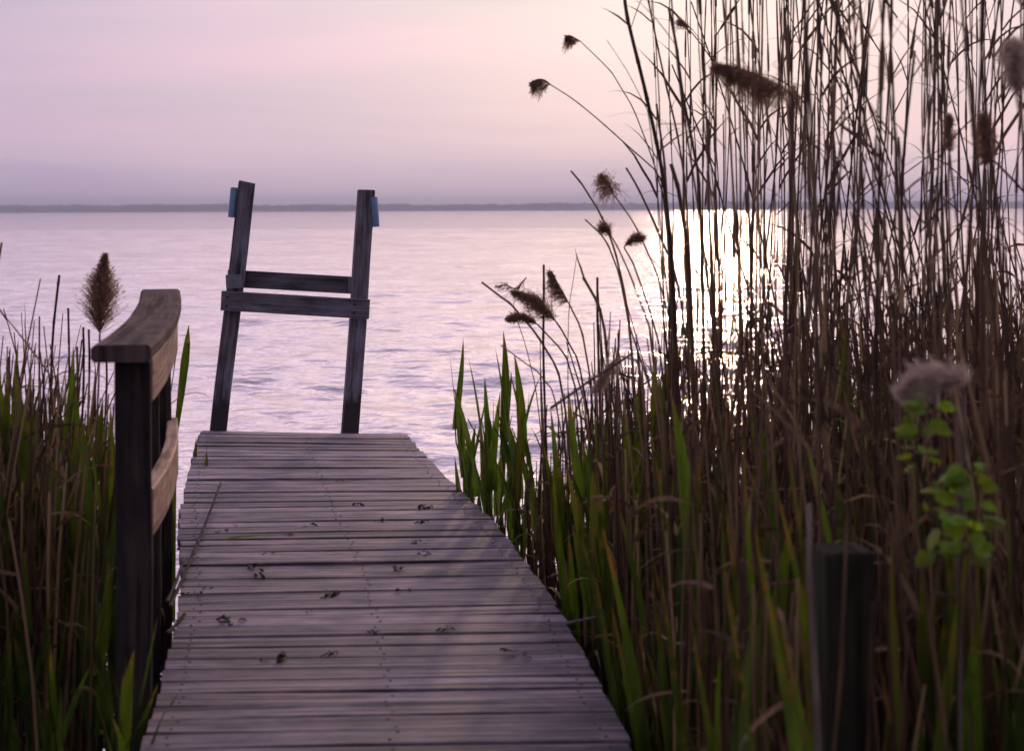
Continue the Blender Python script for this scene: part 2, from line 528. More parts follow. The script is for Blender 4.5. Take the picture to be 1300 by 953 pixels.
# ------------------------------------------------------------------ world: dusk sky behind thin stratus
def make_world():
    w = bpy.data.worlds.new('World')
    sc.world = w
    w.use_nodes = True
    nt = w.node_tree
    nt.nodes.clear()
    L = nt.links.new
    sky = N(nt, 'ShaderNodeTexSky', sky_type='NISHITA')
    sky.sun_disc = False
    sky.sun_elevation = SUN_EL
    sky.sun_rotation = SUN_AZ
    sky.air_density = 1.5
    sky.dust_density = 3.0
    tc = N(nt, 'ShaderNodeTexCoord')
    nrm = N(nt, 'ShaderNodeVectorMath', operation='NORMALIZE')
    L(tc.outputs['Generated'], nrm.inputs[0])
    dot = N(nt, 'ShaderNodeVectorMath', operation='DOT_PRODUCT')
    dot.inputs[1].default_value = SUN
    L(nrm.outputs[0], dot.inputs[0])
    ac = N(nt, 'ShaderNodeMath', operation='ARCCOSINE', use_clamp=False)
    cl = N(nt, 'ShaderNodeClamp', ins={'Min': -1.0, 'Max': 1.0})
    L(dot.outputs['Value'], cl.inputs['Value'])
    L(cl.outputs[0], ac.inputs[0])
    dv = N(nt, 'ShaderNodeMath', operation='DIVIDE', ins={1: math.pi})
    L(ac.outputs[0], dv.inputs[0])
    a = lambda deg: deg / 180.0
    cr = ramp(nt, [(a(0), (1.05, 0.90, 0.80)), (a(5), (0.80, 0.68, 0.66)), (a(11), (0.69, 0.575, 0.61)),
                   (a(18), (0.59, 0.49, 0.575)), (a(27), (0.48, 0.405, 0.525)), (a(50), (0.42, 0.36, 0.48)),
                   (a(95), (0.18, 0.16, 0.23)), (a(180), (0.075, 0.068, 0.10))])
    L(dv.outputs[0], cr.inputs['Fac'])
    # stratus streaks
    sep = N(nt, 'ShaderNodeSeparateXYZ')
    L(nrm.outputs[0], sep.inputs[0])
    mp = N(nt, 'ShaderNodeMapping')
    mp.inputs['Scale'].default_value = (2.2, 2.2, 15.0)
    mp.inputs['Rotation'].default_value = (0.03, 0.09, 0.0)
    L(nrm.outputs[0], mp.inputs['Vector'])
    nz = N(nt, 'ShaderNodeTexNoise', ins={'Scale': 1.0, 'Detail': 5.0, 'Roughness': 0.5, 'Distortion': 0.4})
    L(mp.outputs[0], nz.inputs['Vector'])
    cc = ramp(nt, [(0.34, (0.80, 0.83, 0.92)), (0.5, (1, 1, 1)), (0.66, (1.17, 1.05, 1.06))])
    L(nz.outputs['Fac'], cc.inputs['Fac'])
    mul = N(nt, 'ShaderNodeMixRGB', blend_type='MULTIPLY', ins={'Fac': 1.0})
    L(cr.outputs['Color'], mul.inputs['Color1'])
    L(cc.outputs['Color'], mul.inputs['Color2'])
    # slight lift at horizon; unseen sky above the view brightened for water and deck
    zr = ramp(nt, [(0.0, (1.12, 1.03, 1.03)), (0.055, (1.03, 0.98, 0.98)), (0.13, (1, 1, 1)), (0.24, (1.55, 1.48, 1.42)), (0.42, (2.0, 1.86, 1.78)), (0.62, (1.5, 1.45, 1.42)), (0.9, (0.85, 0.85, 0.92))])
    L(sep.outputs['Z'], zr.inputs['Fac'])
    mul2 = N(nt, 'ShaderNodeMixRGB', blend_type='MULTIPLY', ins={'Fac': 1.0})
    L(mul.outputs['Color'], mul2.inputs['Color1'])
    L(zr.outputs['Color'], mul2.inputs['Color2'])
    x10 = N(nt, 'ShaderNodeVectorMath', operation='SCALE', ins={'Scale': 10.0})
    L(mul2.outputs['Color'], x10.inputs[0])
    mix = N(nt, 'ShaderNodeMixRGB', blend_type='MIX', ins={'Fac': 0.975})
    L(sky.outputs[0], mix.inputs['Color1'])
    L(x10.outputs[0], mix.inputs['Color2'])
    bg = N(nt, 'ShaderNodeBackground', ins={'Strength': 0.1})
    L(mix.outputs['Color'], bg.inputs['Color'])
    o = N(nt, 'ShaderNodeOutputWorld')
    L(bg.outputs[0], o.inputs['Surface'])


make_world()

sun = bpy.data.lights.new('sun', 'SUN')
sun.energy = 0.5
sun.angle = R(2.5)
sun.color = (1.0, 0.68, 0.44)
so = bpy.data.objects.new('sun', sun)
so.rotation_euler = (-SUN).to_track_quat('-Z', 'Y').to_euler()
so.location = (3, 5, 6)
col.objects.link(so)

# ------------------------------------------------------------------ camera
cam = bpy.data.cameras.new('camera')
cam.sensor_fit = 'HORIZONTAL'
cam.sensor_width = 36.0
cam.lens = 36.0 * F / 1300.0
cam.shift_y = -(953 / 2 - 266) / 1300.0
cam.clip_start = 0.05
cam.clip_end = 20000
cam.dof.use_dof = True
cam.dof.focus_distance = 8.8
cam.dof.aperture_fstop = 4.3
co = bpy.data.objects.new('camera', cam)
co.location = (0, 0, EYE)
co.rotation_euler = (Matrix.Rotation(R(90), 3, 'X') @ Matrix.Rotation(-ROLL, 3, 'Z')).to_euler()
col.objects.link(co)
sc.camera = co


# ------------------------------------------------------------------ water, ground, far shore, haze
def make_water():
    rng = np.random.default_rng(4)
    ys = [0.6]
    while ys[-1] < 140:
        ys.append(ys[-1] * 1.0032 + 0.002)
    far = [170, 220, 300, 420, 600, 900, 1300, 1900, 2460]
    ys = np.array(ys + far)
    nx = 420
    u = np.linspace(-1, 1, nx)
    half = np.maximum(2.6 + ys * 0.46, ys * 0.5)
    half[-len(far):] = np.maximum(half[-len(far):], ys[-len(far):] * 0.75)
    X = u[None, :] * half[:, None]
    Y = np.repeat(ys[:, None], nx, 1)
    Z = np.zeros_like(X)
    waves = []
    for _ in range(64):
        lam = math.exp(rng.uniform(math.log(0.15), math.log(0.95)))
        th = math.radians(90 + rng.normal(-6, 24))
        amp = 0.0058 * lam ** 0.95
        waves.append((lam, th, amp, rng.uniform(0, 6.28)))
    for _ in range(22):
        lam = math.exp(rng.uniform(math.log(1.0), math.log(3.2)))
        waves.append((lam, math.radians(90 + rng.normal(-6, 20)), 0.0026 * lam ** 0.95, rng.uniform(0, 6.28)))
    for lam, th, amp, ph in waves:
        k = 2 * math.pi / lam
        dx = (half / nx * 2)[:, None]
        fade = np.clip((lam / (dx * abs(math.cos(th)) + np.gradient(ys)[:, None] * abs(math.sin(th)) + 1e-6) - 2.5) / 4, 0, 1)
        Z += amp * fade * np.sin(k * (X * math.cos(th) + Y * math.sin(th)) + ph + 0.6 * np.sin(0.31 * X + 0.17 * Y + ph))
    Z += WATER
    ny = len(ys)
    idx = np.arange(ny * nx).reshape(ny, nx)
    quads = np.stack([idx[:-1, :-1], idx[:-1, 1:], idx[1:, 1:], idx[1:, :-1]], -1).reshape(-1, 4)
    me = bpy.data.meshes.new('lake')
    me.vertices.add(ny * nx)
    me.vertices.foreach_set('co', np.stack([X, Y, Z], -1).reshape(-1).astype(np.float32))
    me.loops.add(quads.size)
    me.loops.foreach_set('vertex_index', quads.reshape(-1).astype(np.int32))
    me.polygons.add(len(quads))
    me.polygons.foreach_set('loop_start', np.arange(0, quads.size, 4, dtype=np.int32))
    me.polygons.foreach_set('use_smooth', np.ones(len(quads), dtype=bool))
    me.update(calc_edges=True)
    me.validate()
    me.materials.append(M['water'])
    tag(link('water', me), kind='structure')


make_water()


def gz(x, y):
    """height of the muddy bank"""
    n = 0.03 * math.sin(3.1 * x + 1.3 * y) + 0.025 * math.sin(5.3 * y - 2.2 * x)
    lim = 7.2 if x > edge_r(min(max(y, -5), 9)) else (6.2 if x < edge_l(min(max(y, -5), 9)) - 0.3 else 3.5)
    base = -0.40 if y > 3 else lerp(-0.40, -0.12, min(1, (3 - y) / 5))
    drop = max(0.0, y - lim)
    return max(-1.7, base + n - 0.5 * drop)


def make_ground():
    xs = [-3200, -800, -120, -30, -12] + [-8 + 0.25 * i for i in range(65)] + [12, 30, 120, 800, 3200]
    ys = [-400, -100, -30, -12] + [-6 + 0.25 * i for i in range(73)] + [16, 30, 100, 500, 2300, 2470, 2600, 4200]
    mb = MB()
    for y in ys:
        for x in xs:
            if y > 2400:
                z = {2470: -1.0, 2600: 1.5, 4200: 6}[y]
            elif -8 <= x <= 8 and -6 <= y <= 12:
                z = gz(x, y)
            elif y < 1:
                z = -0.12
            else:
                z = -1.7
            mb.v.append(V((x, y, z)))
    n = len(xs)
    for j in range(len(ys) - 1):
        for i in range(n - 1):
            a = j * n + i
            mb.face((a, a + 1, a + n + 1, a + n))
    tag(mb.build('ground', 'mud'), kind='structure')


make_ground()


def make_far_wood():
    rng = random.Random(8)
    mb = MB()
    D0 = 2440
    nx = 620
    rows = 5
    hgt = []
    for i in range(nx):
        x = i / nx * 46
        big = 0.5 + 0.5 * math.sin(x * 0.33 + 1.0) * math.cos(x * 0.13)
        hgt.append(10.5 + 2.6 * big + 1.2 * math.sin(x * 2.3) * math.sin(x * 0.9 + 2) + rng.uniform(-0.9, 1.1))
    for r in range(rows):
        t = r / (rows - 1)
        for i in range(nx):
            X = -1500 + 3000 * i / (nx - 1)
            prof = (0.0, 0.72, 1.0, 0.95, 0.0)[r]
            mb.v.append(V((X, D0 + 18 * r + rng.uniform(-3, 3), -0.6 + hgt[i] * prof * rng.uniform(0.93, 1.05))))
    for r in range(rows - 1):
        for i in range(nx - 1):
            a = r * nx + i
            mb.face((a, a + 1, a + nx + 1, a + nx))
    tag(mb.build('far_woodland', 'wood_far', smooth=False), 'low wooded shoreline along the far side of the lake', 'woodland', kind='stuff')


make_far_wood()


def make_haze():
    mb = MB()
    mb.box(V((0, 1300, 12)), V((1, 0, 0)), V((0, 1, 0)), V((0, 0, 1)), 3400, 3100, 17)
    m, nt = new_mat('haze')
    pv = N(nt, 'ShaderNodeVolumePrincipled')
    pv.inputs['Color'].default_value = (0.74, 0.79, 1.0, 1)
    pv.inputs['Density'].default_value = 0.00045
    pv.inputs['Anisotropy'].default_value = 0.35
    o = nt.nodes.new('ShaderNodeOutputMaterial')
    nt.links.new(pv.outputs[0], o.inputs['Volume'])
    M['haze'] = m
    h = tag(mb.build('haze', 'haze', smooth=False), 'thin violet evening haze over the lake', 'haze', kind='stuff')


make_haze()


# ------------------------------------------------------------------ boardwalk
def make_boardwalk():
    rng = random.Random(21)
    root = tag(empty('boardwalk', (edge_l(8.7) + WID / 2, 8.7, 0)),
               'weathered grey plank boardwalk curving left out over the lake', 'boardwalk')
    off = root.location.copy()
    mb = MB()

    def yaw(d):
        pts = [(-6, 0.03), (3, 0.035), (5.0, 0.05), (6.6, 0.06), (7.5, 0.0), (8.8, -0.12)]
        for (a, sa), (b, sb) in zip(pts, pts[1:]):
            if d <= b:
                return lerp(sa, sb, (d - a) / (b - a))
        return pts[-1][1]
    d = 8.70
    w = 0.096
    half = WID / 2
    ya = -0.12
    nails = []
    while d > -3.0:
        ex = V((math.cos(ya), math.sin(ya), rng.uniform(-.003, .003))).normalized()
        ez = V((rng.uniform(-.005, .005), rng.uniform(-.02, .02), 1))
        ez = (ez - ex * ez.dot(ex)).normalized()
        ey = ez.cross(ex)
        ww = w * rng.choice((.93, .97, 1.0, 1.0, 1.04))
        l = edge_l(d) + 0.004 + (rng.uniform(0, .012))
        r = edge_r(d) + rng.uniform(-.007, .007)
        c = V(((l + r) / 2, d, -0.019 + rng.uniform(-.003, .002)))
        # a slightly cupped plank with worn edges, bowed a little along its length
        h = 0.019
        hy = ww / 2
        b1, b2 = rng.uniform(.002, .005), rng.uniform(.002, .005)
        cup = rng.uniform(-.001, .0025)
        sec = [(-hy + .002, -h), (hy - .002, -h), (hy, -h + .003), (hy, h - b1), (hy - b1, h), (hy * .4, h - cup), (-hy * .4, h - cup), (-hy + b2, h),
               (-hy, h - b2), (-hy, -h + .003)]
        hx = (r - l) / 2
        nseg = 8
        bow, sag = rng.uniform(-.0015, .0015), rng.uniform(-.004, .004)
        pts = []
        for k in range(nseg + 1):
            t = k / nseg * 2 - 1
            pts.append(c + ex * hx * t + ey * bow * (1 - t * t) + ez * sag * (1 - t * t))
        v0 = len(mb.v)
        mb.loft(pts, [(ey, ez)] * (nseg + 1), sec, rng.random())
        for q in range(len(sec)):      # ends sawn along the line of the walk
            mb.v[v0 + q] += ex * (slope(d) * sec[q][0])
            mb.v[v0 + nseg * len(sec) + q] += ex * ((edge_r(d + .1) - edge_r(d - .1)) / .2 * sec[q][0])
        for t in (-.9, 0.03, .9):
            for sg in (-.26, .26):
                nails.append((c + ex * hx * (t + rng.uniform(-.02, .02)) + ey * ww * (sg + rng.uniform(-.05, .05)) + ez * (h - cup + sag * (1 - t * t)), ez))
        # next plank nearer the camera: tight on the left, open on the right where the walk turns
        tgt = yaw(d - .12)
        gl = .0012 + (rng.expovariate(1 / .0015) if rng.random() < .5 else 0)
        gr = .001 + rng.expovariate(1 / .0036)
        gl, gr = min(gl, .005), min(gr, .013)
        dy = (tgt - ya) * .5
        if dy < 0:
            gr += -dy * half * 2
        else:
            gl += dy * half * 2
        mid = (gl + gr) / 2
        ya2 = ya + (gl - gr) / (half * 2)
        # steer back when the fan opens too far
        if abs(ya2 - tgt) > .03:
            k = (ya2 - tgt) / abs(ya2 - tgt)
            ya2 = tgt + .03 * k
            mid = max(mid, .0015 + abs(ya2 - ya) * half)
        wn = w * 1.04
        d -= ww / 2 / math.cos(ya) + wn / 2 + mid + .0025
        ya = ya2
    mb.build('deck', 'deck', root, off, smooth=False)
    seen = sorted([q for q in nails if q[0].y > 3.5], key=lambda q: q[0].y)
    rest = MB()
    for k, (p, up) in enumerate(seen):
        nm = MB() if k < 100 else rest
        nm.tube([p - up * .006, p + up * .001, p + up * .0018], [.0042, .0042, .0028], 8, rng.random())
        if k < 100:
            nm.build('nail_head', 'nail', root, off, smooth=False)
    tag(rest.build('nail_heads', 'nail', root, off, smooth=False), kind='stuff')
    # stringers under the deck and the piles that carry them
    for s, inset in ((0, .05), (1, .05), (2, 0)):
        st = MB()
        pts, fr = [], []
        dd = -2.9
        while dd < 8.66:
            x = (edge_l(dd) + inset, edge_r(dd) - inset, (edge_l(dd) + edge_r(dd)) / 2)[s]
            pts.append(V((x, dd, -0.15)))
            t = V((slope(dd), 1, 0)).normalized()
            fr.append((V((t.y, -t.x, 0)), V((0, 0, 1))))
            dd += 0.2
        st.loft(pts, fr, [(-.02, -.1), (.02, -.1), (.02, .1), (-.02, .1)], rng.random())
        st.build('stringer', 'under', root, off, smooth=False)
    for dd in (8.3, 6.7, 5.1, 2.9):
        for s in (0, 1):
            pl = MB()
            x = edge_l(dd) + .14 if s == 0 else edge_r(dd) - .14
            pl.tube([V((x, dd, -1.6)), V((x, dd, -0.06))], .06, 12, rng.random())
            pl.build('pile', 'under', root, off)
    return root


make_boardwalk()


def squared_post(mb, p0, p1, w, dpt, r, twist=0.0, top=0.0):
    """sawn post from p0 to p1, worn corners, slightly split end"""
    t = (p1 - p0).normalized()
    ex = V((math.cos(twist), math.sin(twist), 0))
    ex = (ex - t * ex.dot(t)).normalized()
    ey = t.cross(ex)
    b = 0.006
    hx, hy = w / 2, dpt / 2
    sec = [(-hx + b, -hy), (hx - b, -hy), (hx, -hy + b), (hx, hy - b), (hx - b, hy), (-hx + b, hy), (-hx, hy - b), (-hx, -hy + b)]
    n = 7
    pts = [p0.lerp(p1, k / n) + ex * 0.003 * math.sin(k * 1.7 + r * 9) for k in range(n)] + [p1 - t * .006, p1]
    k0 = len(mb.v)
    mb.loft(pts, [(ex, ey)] * len(pts), sec, r, [1] * (n) + [1, .93])
    for i in range(8):       # uneven saw cut
        mb.v[len(mb.v) - 8 + i] += t * (top * (sec[i][0] / hx))


# ------------------------------------------------------------------ railing on the left
def make_railing():
    rng = random.Random(5)
    root = tag(empty('railing', (edge_l(3.95) - 0.05, 3.95, 0)),
               'dark timber railing with broad cap board bending along the left edge of the boardwalk', 'railing')
    off = root.location.copy()
    for d, back in ((3.95, .048), (4.78, .088), (5.86, .07)):
        mb = MB()
        x = edge_l(d) - back
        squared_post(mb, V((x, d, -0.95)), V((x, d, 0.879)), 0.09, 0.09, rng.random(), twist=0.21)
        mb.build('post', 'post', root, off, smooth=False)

    def run(d0, d1, n, lx, z0, z1, sec, name, mat, sag=0.0):
        mb = MB()
        pts, fr = [], []
        for i in range(n + 1):
            t = i / n
            d = lerp(d0, d1, t)
            tt = V((slope(d), 1, 0)).normalized()
            pts.append(V((edge_l(d) + lx, d, lerp(z0, z1, t) - sag * 4 * t * (1 - t))))
            fr.append((V((tt.y, -tt.x, 0)), V((0, 0, 1))))
        mb.loft(pts, fr, sec, rng.random())
        return mb.build(name, mat, root, off, smooth=False)

    def rect(w, h, b=.005):
        x, y = w / 2, h / 2
        return [(-x + b, -y), (x - b, -y), (x, -y + b), (x, y - b), (x - b, y), (-x + b, y), (-x, y - b), (-x, -y + b)]
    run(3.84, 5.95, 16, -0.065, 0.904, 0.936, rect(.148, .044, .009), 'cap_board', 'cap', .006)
    run(3.99, 5.93, 16, -0.0185, 0.822, 0.846, rect(.034, .12), 'top_rail', 'rail', .004)
    run(3.99, 5.93, 16, -0.0225, 0.478, 0.40, rect(.042, .128), 'middle_rail', 'rail', .01)


make_railing()


# ------------------------------------------------------------------ leaning frame at the end of the deck
def make_frame():
    rng = random.Random(12)
    d = 8.9
    root = tag(empty('dock_frame', at(360, 547, d)),
               'leaning timber frame with two cross boards at the lake end of the boardwalk', 'dock frame')
    off = root.location.copy()
    lp, rp = [], []

    def post(bx, by, tx, ty, dep, top):
        a, b = at(bx, by, dep), at(tx, ty, dep)
        b.y += 0.03
        dirn = (b - a).normalized()
        a2 = a - dirn * (1.4)
        mb = MB()
        squared_post(mb, a2, b, .094, .094, rng.random(), twist=0.22, top=top)
        return mb.build('post', 'pilepost', root, off, smooth=False), a, b
    pl, la, lb = post(276, 547, 312.5, 231, d, -0.004)
    pr, ra, rb = post(443, 550, 464.5, 241, d, 0.002)

    def board(p, q, y, hh, th, name='cross_board', r=None):
        a, b = at(*p, d), at(*q, d)
        a.y, b.y = y, y
        ex = (b - a).normalized()
        ey = V((0, 1, 0))
        ez = ex.cross(ey)
        mb = MB()
        mb.box((a + b) / 2, ex, ey, ez, (b - a).length / 2, th / 2, hh / 2, rng.random(), bev=.004)
        return mb.build(name, 'pile', root, off, smooth=False)
    board((284, 380.5), (470, 391.5), d - .077, .112, .036)
    board((285.5, 354), (462, 364), d + .085, .100, .036)
    for bx, by in ((292, 376), (291, 387), (452, 385), (451, 396)):
        q = at(bx, by, d)
        q.y = d - .0952
        bm = MB()
        bm.tube([q + V((0, .004, 0)), q, q + V((0, -.005, 0))], [.009, .009, .006], 8, .2)
        bm.build('bolt', 'nail', root, off, smooth=False)
    # galvanised brackets holding the rear board

    def plate(x0, x1, y0, y1, y, th):
        a, b = at(x0, y0, d), at(x1, y1, d)
        mb = MB()
        c = (a + b) / 2
        c.y = y
        mb.box(c, V((1, 0, .05)).normalized(), V((0, 1, 0)), V((-.05, 0, 1)).normalized(), abs(b.x - a.x) / 2, th, abs(a.z - b.z) / 2, .4)
        return mb.build('bracket', 'bracket', root, off, smooth=False)
    plate(289, 309.5, 348, 365, d - .062, .003)
    plate(440.5, 446, 353, 373, d + .060, .004)
    # blue sleeves on the outer sides of the post tops
    for (x0, y0, x1, y1) in ((297.5, 238, 294.0, 276), (474.8, 250, 477.3, 288)):
        a, b = at(x0, y0, d), at(x1, y1, d)
        mb = MB()
        mb.tube([a, a + (b - a) * .04, a + (b - a) * .96, b], [.017, .021, .021, .021], 14, .3, cap=False)
        mb.tube([b, a + (b - a) * .05], [.0175, .0175], 14, .3, cap=True)
        sl = mb.build('sleeve', 'blue', root, off)
        sl['label'] = 'faded blue tube fixed to the outer side of the post top'


make_frame()


# ------------------------------------------------------------------ stub post in the right foreground
def make_stub():
    d = 2.75
    a = at(1068, 695, d)
    mb = MB()
    squared_post(mb, V((a.x, d, -0.6)), V((a.x, d, a.z)), .09, .09, .3, twist=0.12, top=.0)
    o = V((a.x, d, -0.2))
    ob = mb.build('post', 'stub', None, o, smooth=False)
    tag(ob, 'dark mossy square post stub in the blurred right foreground', 'post')


make_stub()


# ------------------------------------------------------------------ plants
def smooth_path(pts, sub=5):
    """Catmull-Rom through the points"""
    P = [pts[0] * 2 - pts[1]] + list(pts) + [pts[-1] * 2 - pts[-2]]
    res = []
    for i in range(1, len(P) - 2):
        for k in range(sub):
            t = k / sub
            a, b, c, e = P[i - 1], P[i], P[i + 1], P[i + 2]
            res.append(0.5 * ((2 * b) + (c - a) * t + (2 * a - 5 * b + 4 * c - e) * t * t + (3 * b - a - 3 * c + e) * t ** 3))
    res.append(P[-2])
    return res


def culm(mb, path, r0, r1, rng, n=6):
    """reed stem with swollen nodes"""
    L = [0]
    for a, b in zip(path, path[1:]):
        L.append(L[-1] + (b - a).length)
    tot = L[-1]
    step = rng.uniform(.13, .19)
    pts, rad = [], []
    marks = []
    s = 0.02
    while s < tot:
        marks.append(s)
        s += step * rng.uniform(.85, 1.15)

    def pos(s):
        for i in range(len(path) - 1):
            if s <= L[i + 1] or i == len(path) - 2:
                t = (s - L[i]) / max(1e-6, L[i + 1] - L[i])
                return path[i].lerp(path[i + 1], min(max(t, 0), 1))
    for m_ in marks:
        rr = lerp(r0, r1, m_ / tot)
        for off, k in ((-.006, 1.0), (0.0, 1.22), (.012, 1.08), (.05, .98)):
            q = min(max(m_ + off, 0), tot)
            if pts and (pos(q) - pts[-1]).length < 1e-4:
                continue
            pts.append(pos(q))
            rad.append(rr * k)
    pts.append(path[-1])
    rad.append(r1)
    mb.tube(pts, rad, n, rng.random())
    return marks, pos


def dead_strip(mb, p, dirn, length, w, rng, droop=0.6):
    pts, wid = [], []
    d = dirn.normalized()
    q = p.copy()
    n = 5
    for k in range(n + 1):
        t = k / n
        pts.append(q.copy())
        wid.append(w * (0.35 + 0.65 * math.sin(math.pi * min(1, .25 + t * .75))) * (1 - t ** 3) + .0006)
        d = (d + V((rng.uniform(-.15, .15), rng.uniform(-.15, .15), -droop / n * (0.5 + t)))).normalized()
        q += d * length / n
    mb.blade(pts, wid, V((rng.uniform(-1, 1), rng.uniform(-1, 1), rng.uniform(-.3, .3))), rng.random(), fold=rng.uniform(.1, .6))


def plume_mesh(mb, path, n, spread, rng, lean=V((0, 0, 0)), droop=0.5, fine=1.0, tip=0.35, open_=0.6):
    """feathery reed head: many fine hanging branchlets with spikelets"""
    L = [0]
    for a, b in zip(path, path[1:]):
        L.append(L[-1] + (b - a).length)
    tot = L[-1]
    mb.tube(path, [0.0022] * (len(path) - 1) + [0.0008], 4, .5)
    spread *= 1.3
    for k in range(int(n * 2.0)):
        t = rng.random() ** 0.85
        s = t * tot
        i = max(j for j in range(len(path) - 1) if L[j] <= s + 1e-9)
        f = (s - L[i]) / max(1e-6, L[i + 1] - L[i])
        p = path[i].lerp(path[i + 1], f)
        tg = (path[i + 1] - path[i]).normalized()
        rad = V((rng.gauss(0, 1), rng.gauss(0, 1), rng.gauss(0, 1)))
        rad = (rad - tg * rad.dot(tg)).normalized()
        prof = (0.35 + 0.65 * math.sin(math.pi * min(1, 0.16 + 0.8 * t))) * (1 - (1 - tip) * t)
        ln = spread * prof * rng.uniform(.55, 1.2)
        d = (tg * rng.uniform(.4, 1.1) + rad * rng.uniform(.3, .95) * open_ + lean).normalized()
        q = p.copy()
        pts = [q.copy()]
        m = 4
        for j in range(m):
            d = (d + V((rng.uniform(-.12, .12), rng.uniform(-.12, .12), -droop * (j + 1) / m * .5))).normalized()
            q = q + d * ln / m
            pts.append(q.copy())
        w = 0.0013 * fine
        side = V((rng.gauss(0, 1), rng.gauss(0, 1), rng.gauss(0, 1)))
        mb.blade(pts, [w, w * 1.5, w * 1.7, w * 1.2, w * .3], side, rng.random(), fold=.3)
        for j in range(4):
            u = rng.uniform(.25, 1.0)
            a = pts[min(int(u * m), m - 1)].lerp(pts[min(int(u * m) + 1, m)], rng.random())
            e = (d * .6 + V((rng.gauss(0, .5), rng.gauss(0, .5), rng.gauss(0, .5)))).normalized() * rng.uniform(.009, .018)
            sd = V((rng.gauss(0, 1), rng.gauss(0, 1), rng.gauss(0, 1))).normalized() * .0012 * fine
            b0 = len(mb.v)
            mb.v += [a - sd, a + e * .5 - sd * 1.2, a + e, a + e * .5 + sd * 1.2]
            mb.face((b0, b0 + 1, b0 + 2, b0 + 3), rng.random())


def leaf_blade(mb, p, dirn, length, w, rng, side=None, bend=0.25):
    n = 8
    d = dirn.normalized()
    q = p.copy()
    pts, wid = [], []
    bx = V((rng.uniform(-1, 1), rng.uniform(-1, 1), -0.5)) * bend / n
    for k in range(n + 1):
        t = k / n
        pts.append(q.copy())
        wid.append(w * (math.sin(math.pi * (0.16 + 0.84 * t) ** 0.75)) ** 0.8 if t < 1 else 0.0008)
        d = (d + bx * (1 + 2.2 * t)).normalized()
        q = q + d * length / n
    mb.blade(pts, wid, side or V((rng.uniform(-1, 1), rng.uniform(-.6, .6), 0)), rng.random(), fold=.28)


GR_TALL = 'tall dry reed stems standing in the right thicket'


def hand_reed(pix, d, r0, r1, label, seed, plume=None, mat='reed', base=None, group=None, cut_tip=False, strips=0, dtop=0.0):
    """reed drawn from its tip down; d = distance of the whole reed, dtop = how far its tip leans to or from us"""
    rng = random.Random(seed)
    tipd = d + dtop
    n = len(pix)
    pts = [at(x, y, lerp(tipd, d, i / max(1, n - 1))) for i, (x, y) in enumerate(pix)]
    if base is None:
        low, prev = pts[-1], pts[-2]
        g = (low - prev)
        k = min(0.5, max(-.5, g.x / max(.05, abs(g.z)))) * .35
        zb = gz(low.x, d) - 0.05
        bp = V((low.x + k * (low.z - zb), d, zb))
    else:
        bp = V(base)
    pts = [bp] + [bp.lerp(pts[-1], .5) + V((0.008, 0, 0))] + list(reversed(pts))
    path = smooth_path(pts, 5)
    if plume:
        root = empty('reed', bp)
        mb = MB()
        culm(mb, path, r0, r1, rng)
        for _ in range(strips):
            i = rng.randrange(len(path) // 3, len(path))
            dead_strip(mb, path[min(i, len(path) - 1)], V((rng.uniform(-1, 1), rng.uniform(-.5, .5), .8)), rng.uniform(.1, .22), .008, rng)
        mb.build('stem', mat, root, bp)
        pp = [at(x, y, tipd + dz) for (x, y, dz) in plume['path']]
        if (pp[0] - path[-1]).length > 1e-3:
            pp = [path[-1]] + pp
        pm = MB()
        plume_mesh(pm, smooth_path(pp, 5), plume.get('n', 150), plume.get('spread', .06), rng, plume.get('lean', V((0, 0, 0))),
                   plume.get('droop', .5), plume.get('fine', 1.0), plume.get('tip', .35), plume.get('open', .55))
        pm.build('plume', plume.get('mat', 'plume'), root, bp)
        ob = root
    else:
        mb = MB()
        culm(mb, path, r0, r1, rng)
        for _ in range(strips):
            i = rng.randrange(len(path) // 3, len(path))
            dead_strip(mb, path[min(i, len(path) - 1)], V((rng.uniform(-1, 1), rng.uniform(-.5, .5), .8)), rng.uniform(.1, .22), .008, rng)
        ob = mb.build('reed', mat, None, bp)
    tag(ob, label, 'reed', group)
    return ob


# --- the reeds one can point at, right side
hand_reed([(700, 108), (728, 126), (760, 152), (800, 188), (838, 226), (852, 300), (858, 420)], 5.6, .0055, .0018,
          'arching reed whose small drooping plume points furthest left over the water', 1,
          plume=dict(path=[(692, 102, 0), (684, 101, 0), (675, 104, 0)], n=80, spread=.07, droop=1.5, lean=V((-.3, 0, -.6)), open=.35))
hand_reed([(738, 53), (758, 72), (783, 100), (806, 142), (826, 195), (842, 250), (856, 420)], 5.7, .005, .0016,
          'arching reed with a small plume, highest on the left side of the thicket', 2,
          plume=dict(path=[(733, 50, 0), (728, 47, 0), (722, 45, 0)], n=60, spread=.06, droop=1.3, lean=V((-.4, 0, -.4)), open=.35))
hand_reed([(792, -18), (797, 20), (805, 55), (818, 108), (832, 172), (842, 226), (850, 300), (856, 420)], 5.2, .008, .006,
          'thick dark reed stem leaning left, leftmost of those that cross the top of the picture', 3, strips=3)
hand_reed([(771, 51), (786, 72), (802, 100), (816, 130), (828, 180)], 5.3, .004, .0009,
          'hair-thin bare stalk curving beside the thick leaning reed', 4)
hand_reed([(822, -10), (830, 30), (842, 90), (856, 150), (866, 205), (872, 262), (878, 400)], 5.5, .006, .003,
          'reed reaching past the picture top, next right of the thick leaning reed', 5, strips=2,
          plume=dict(path=[(820, -25, 0), (818, -40, 0)], n=60, spread=.05))
hand_reed([(780, 248), (800, 276), (818, 310), (836, 355), (848, 400), (856, 440)], 5.4, .005, .0022,
          'short reed with a dense nodding plume against the far shore', 6,
          plume=dict(path=[(776, 240, 0), (771, 230, 0), (765, 222, 0)], n=120, spread=.075, droop=1.2, lean=V((.15, 0, -.5)), open=.45))
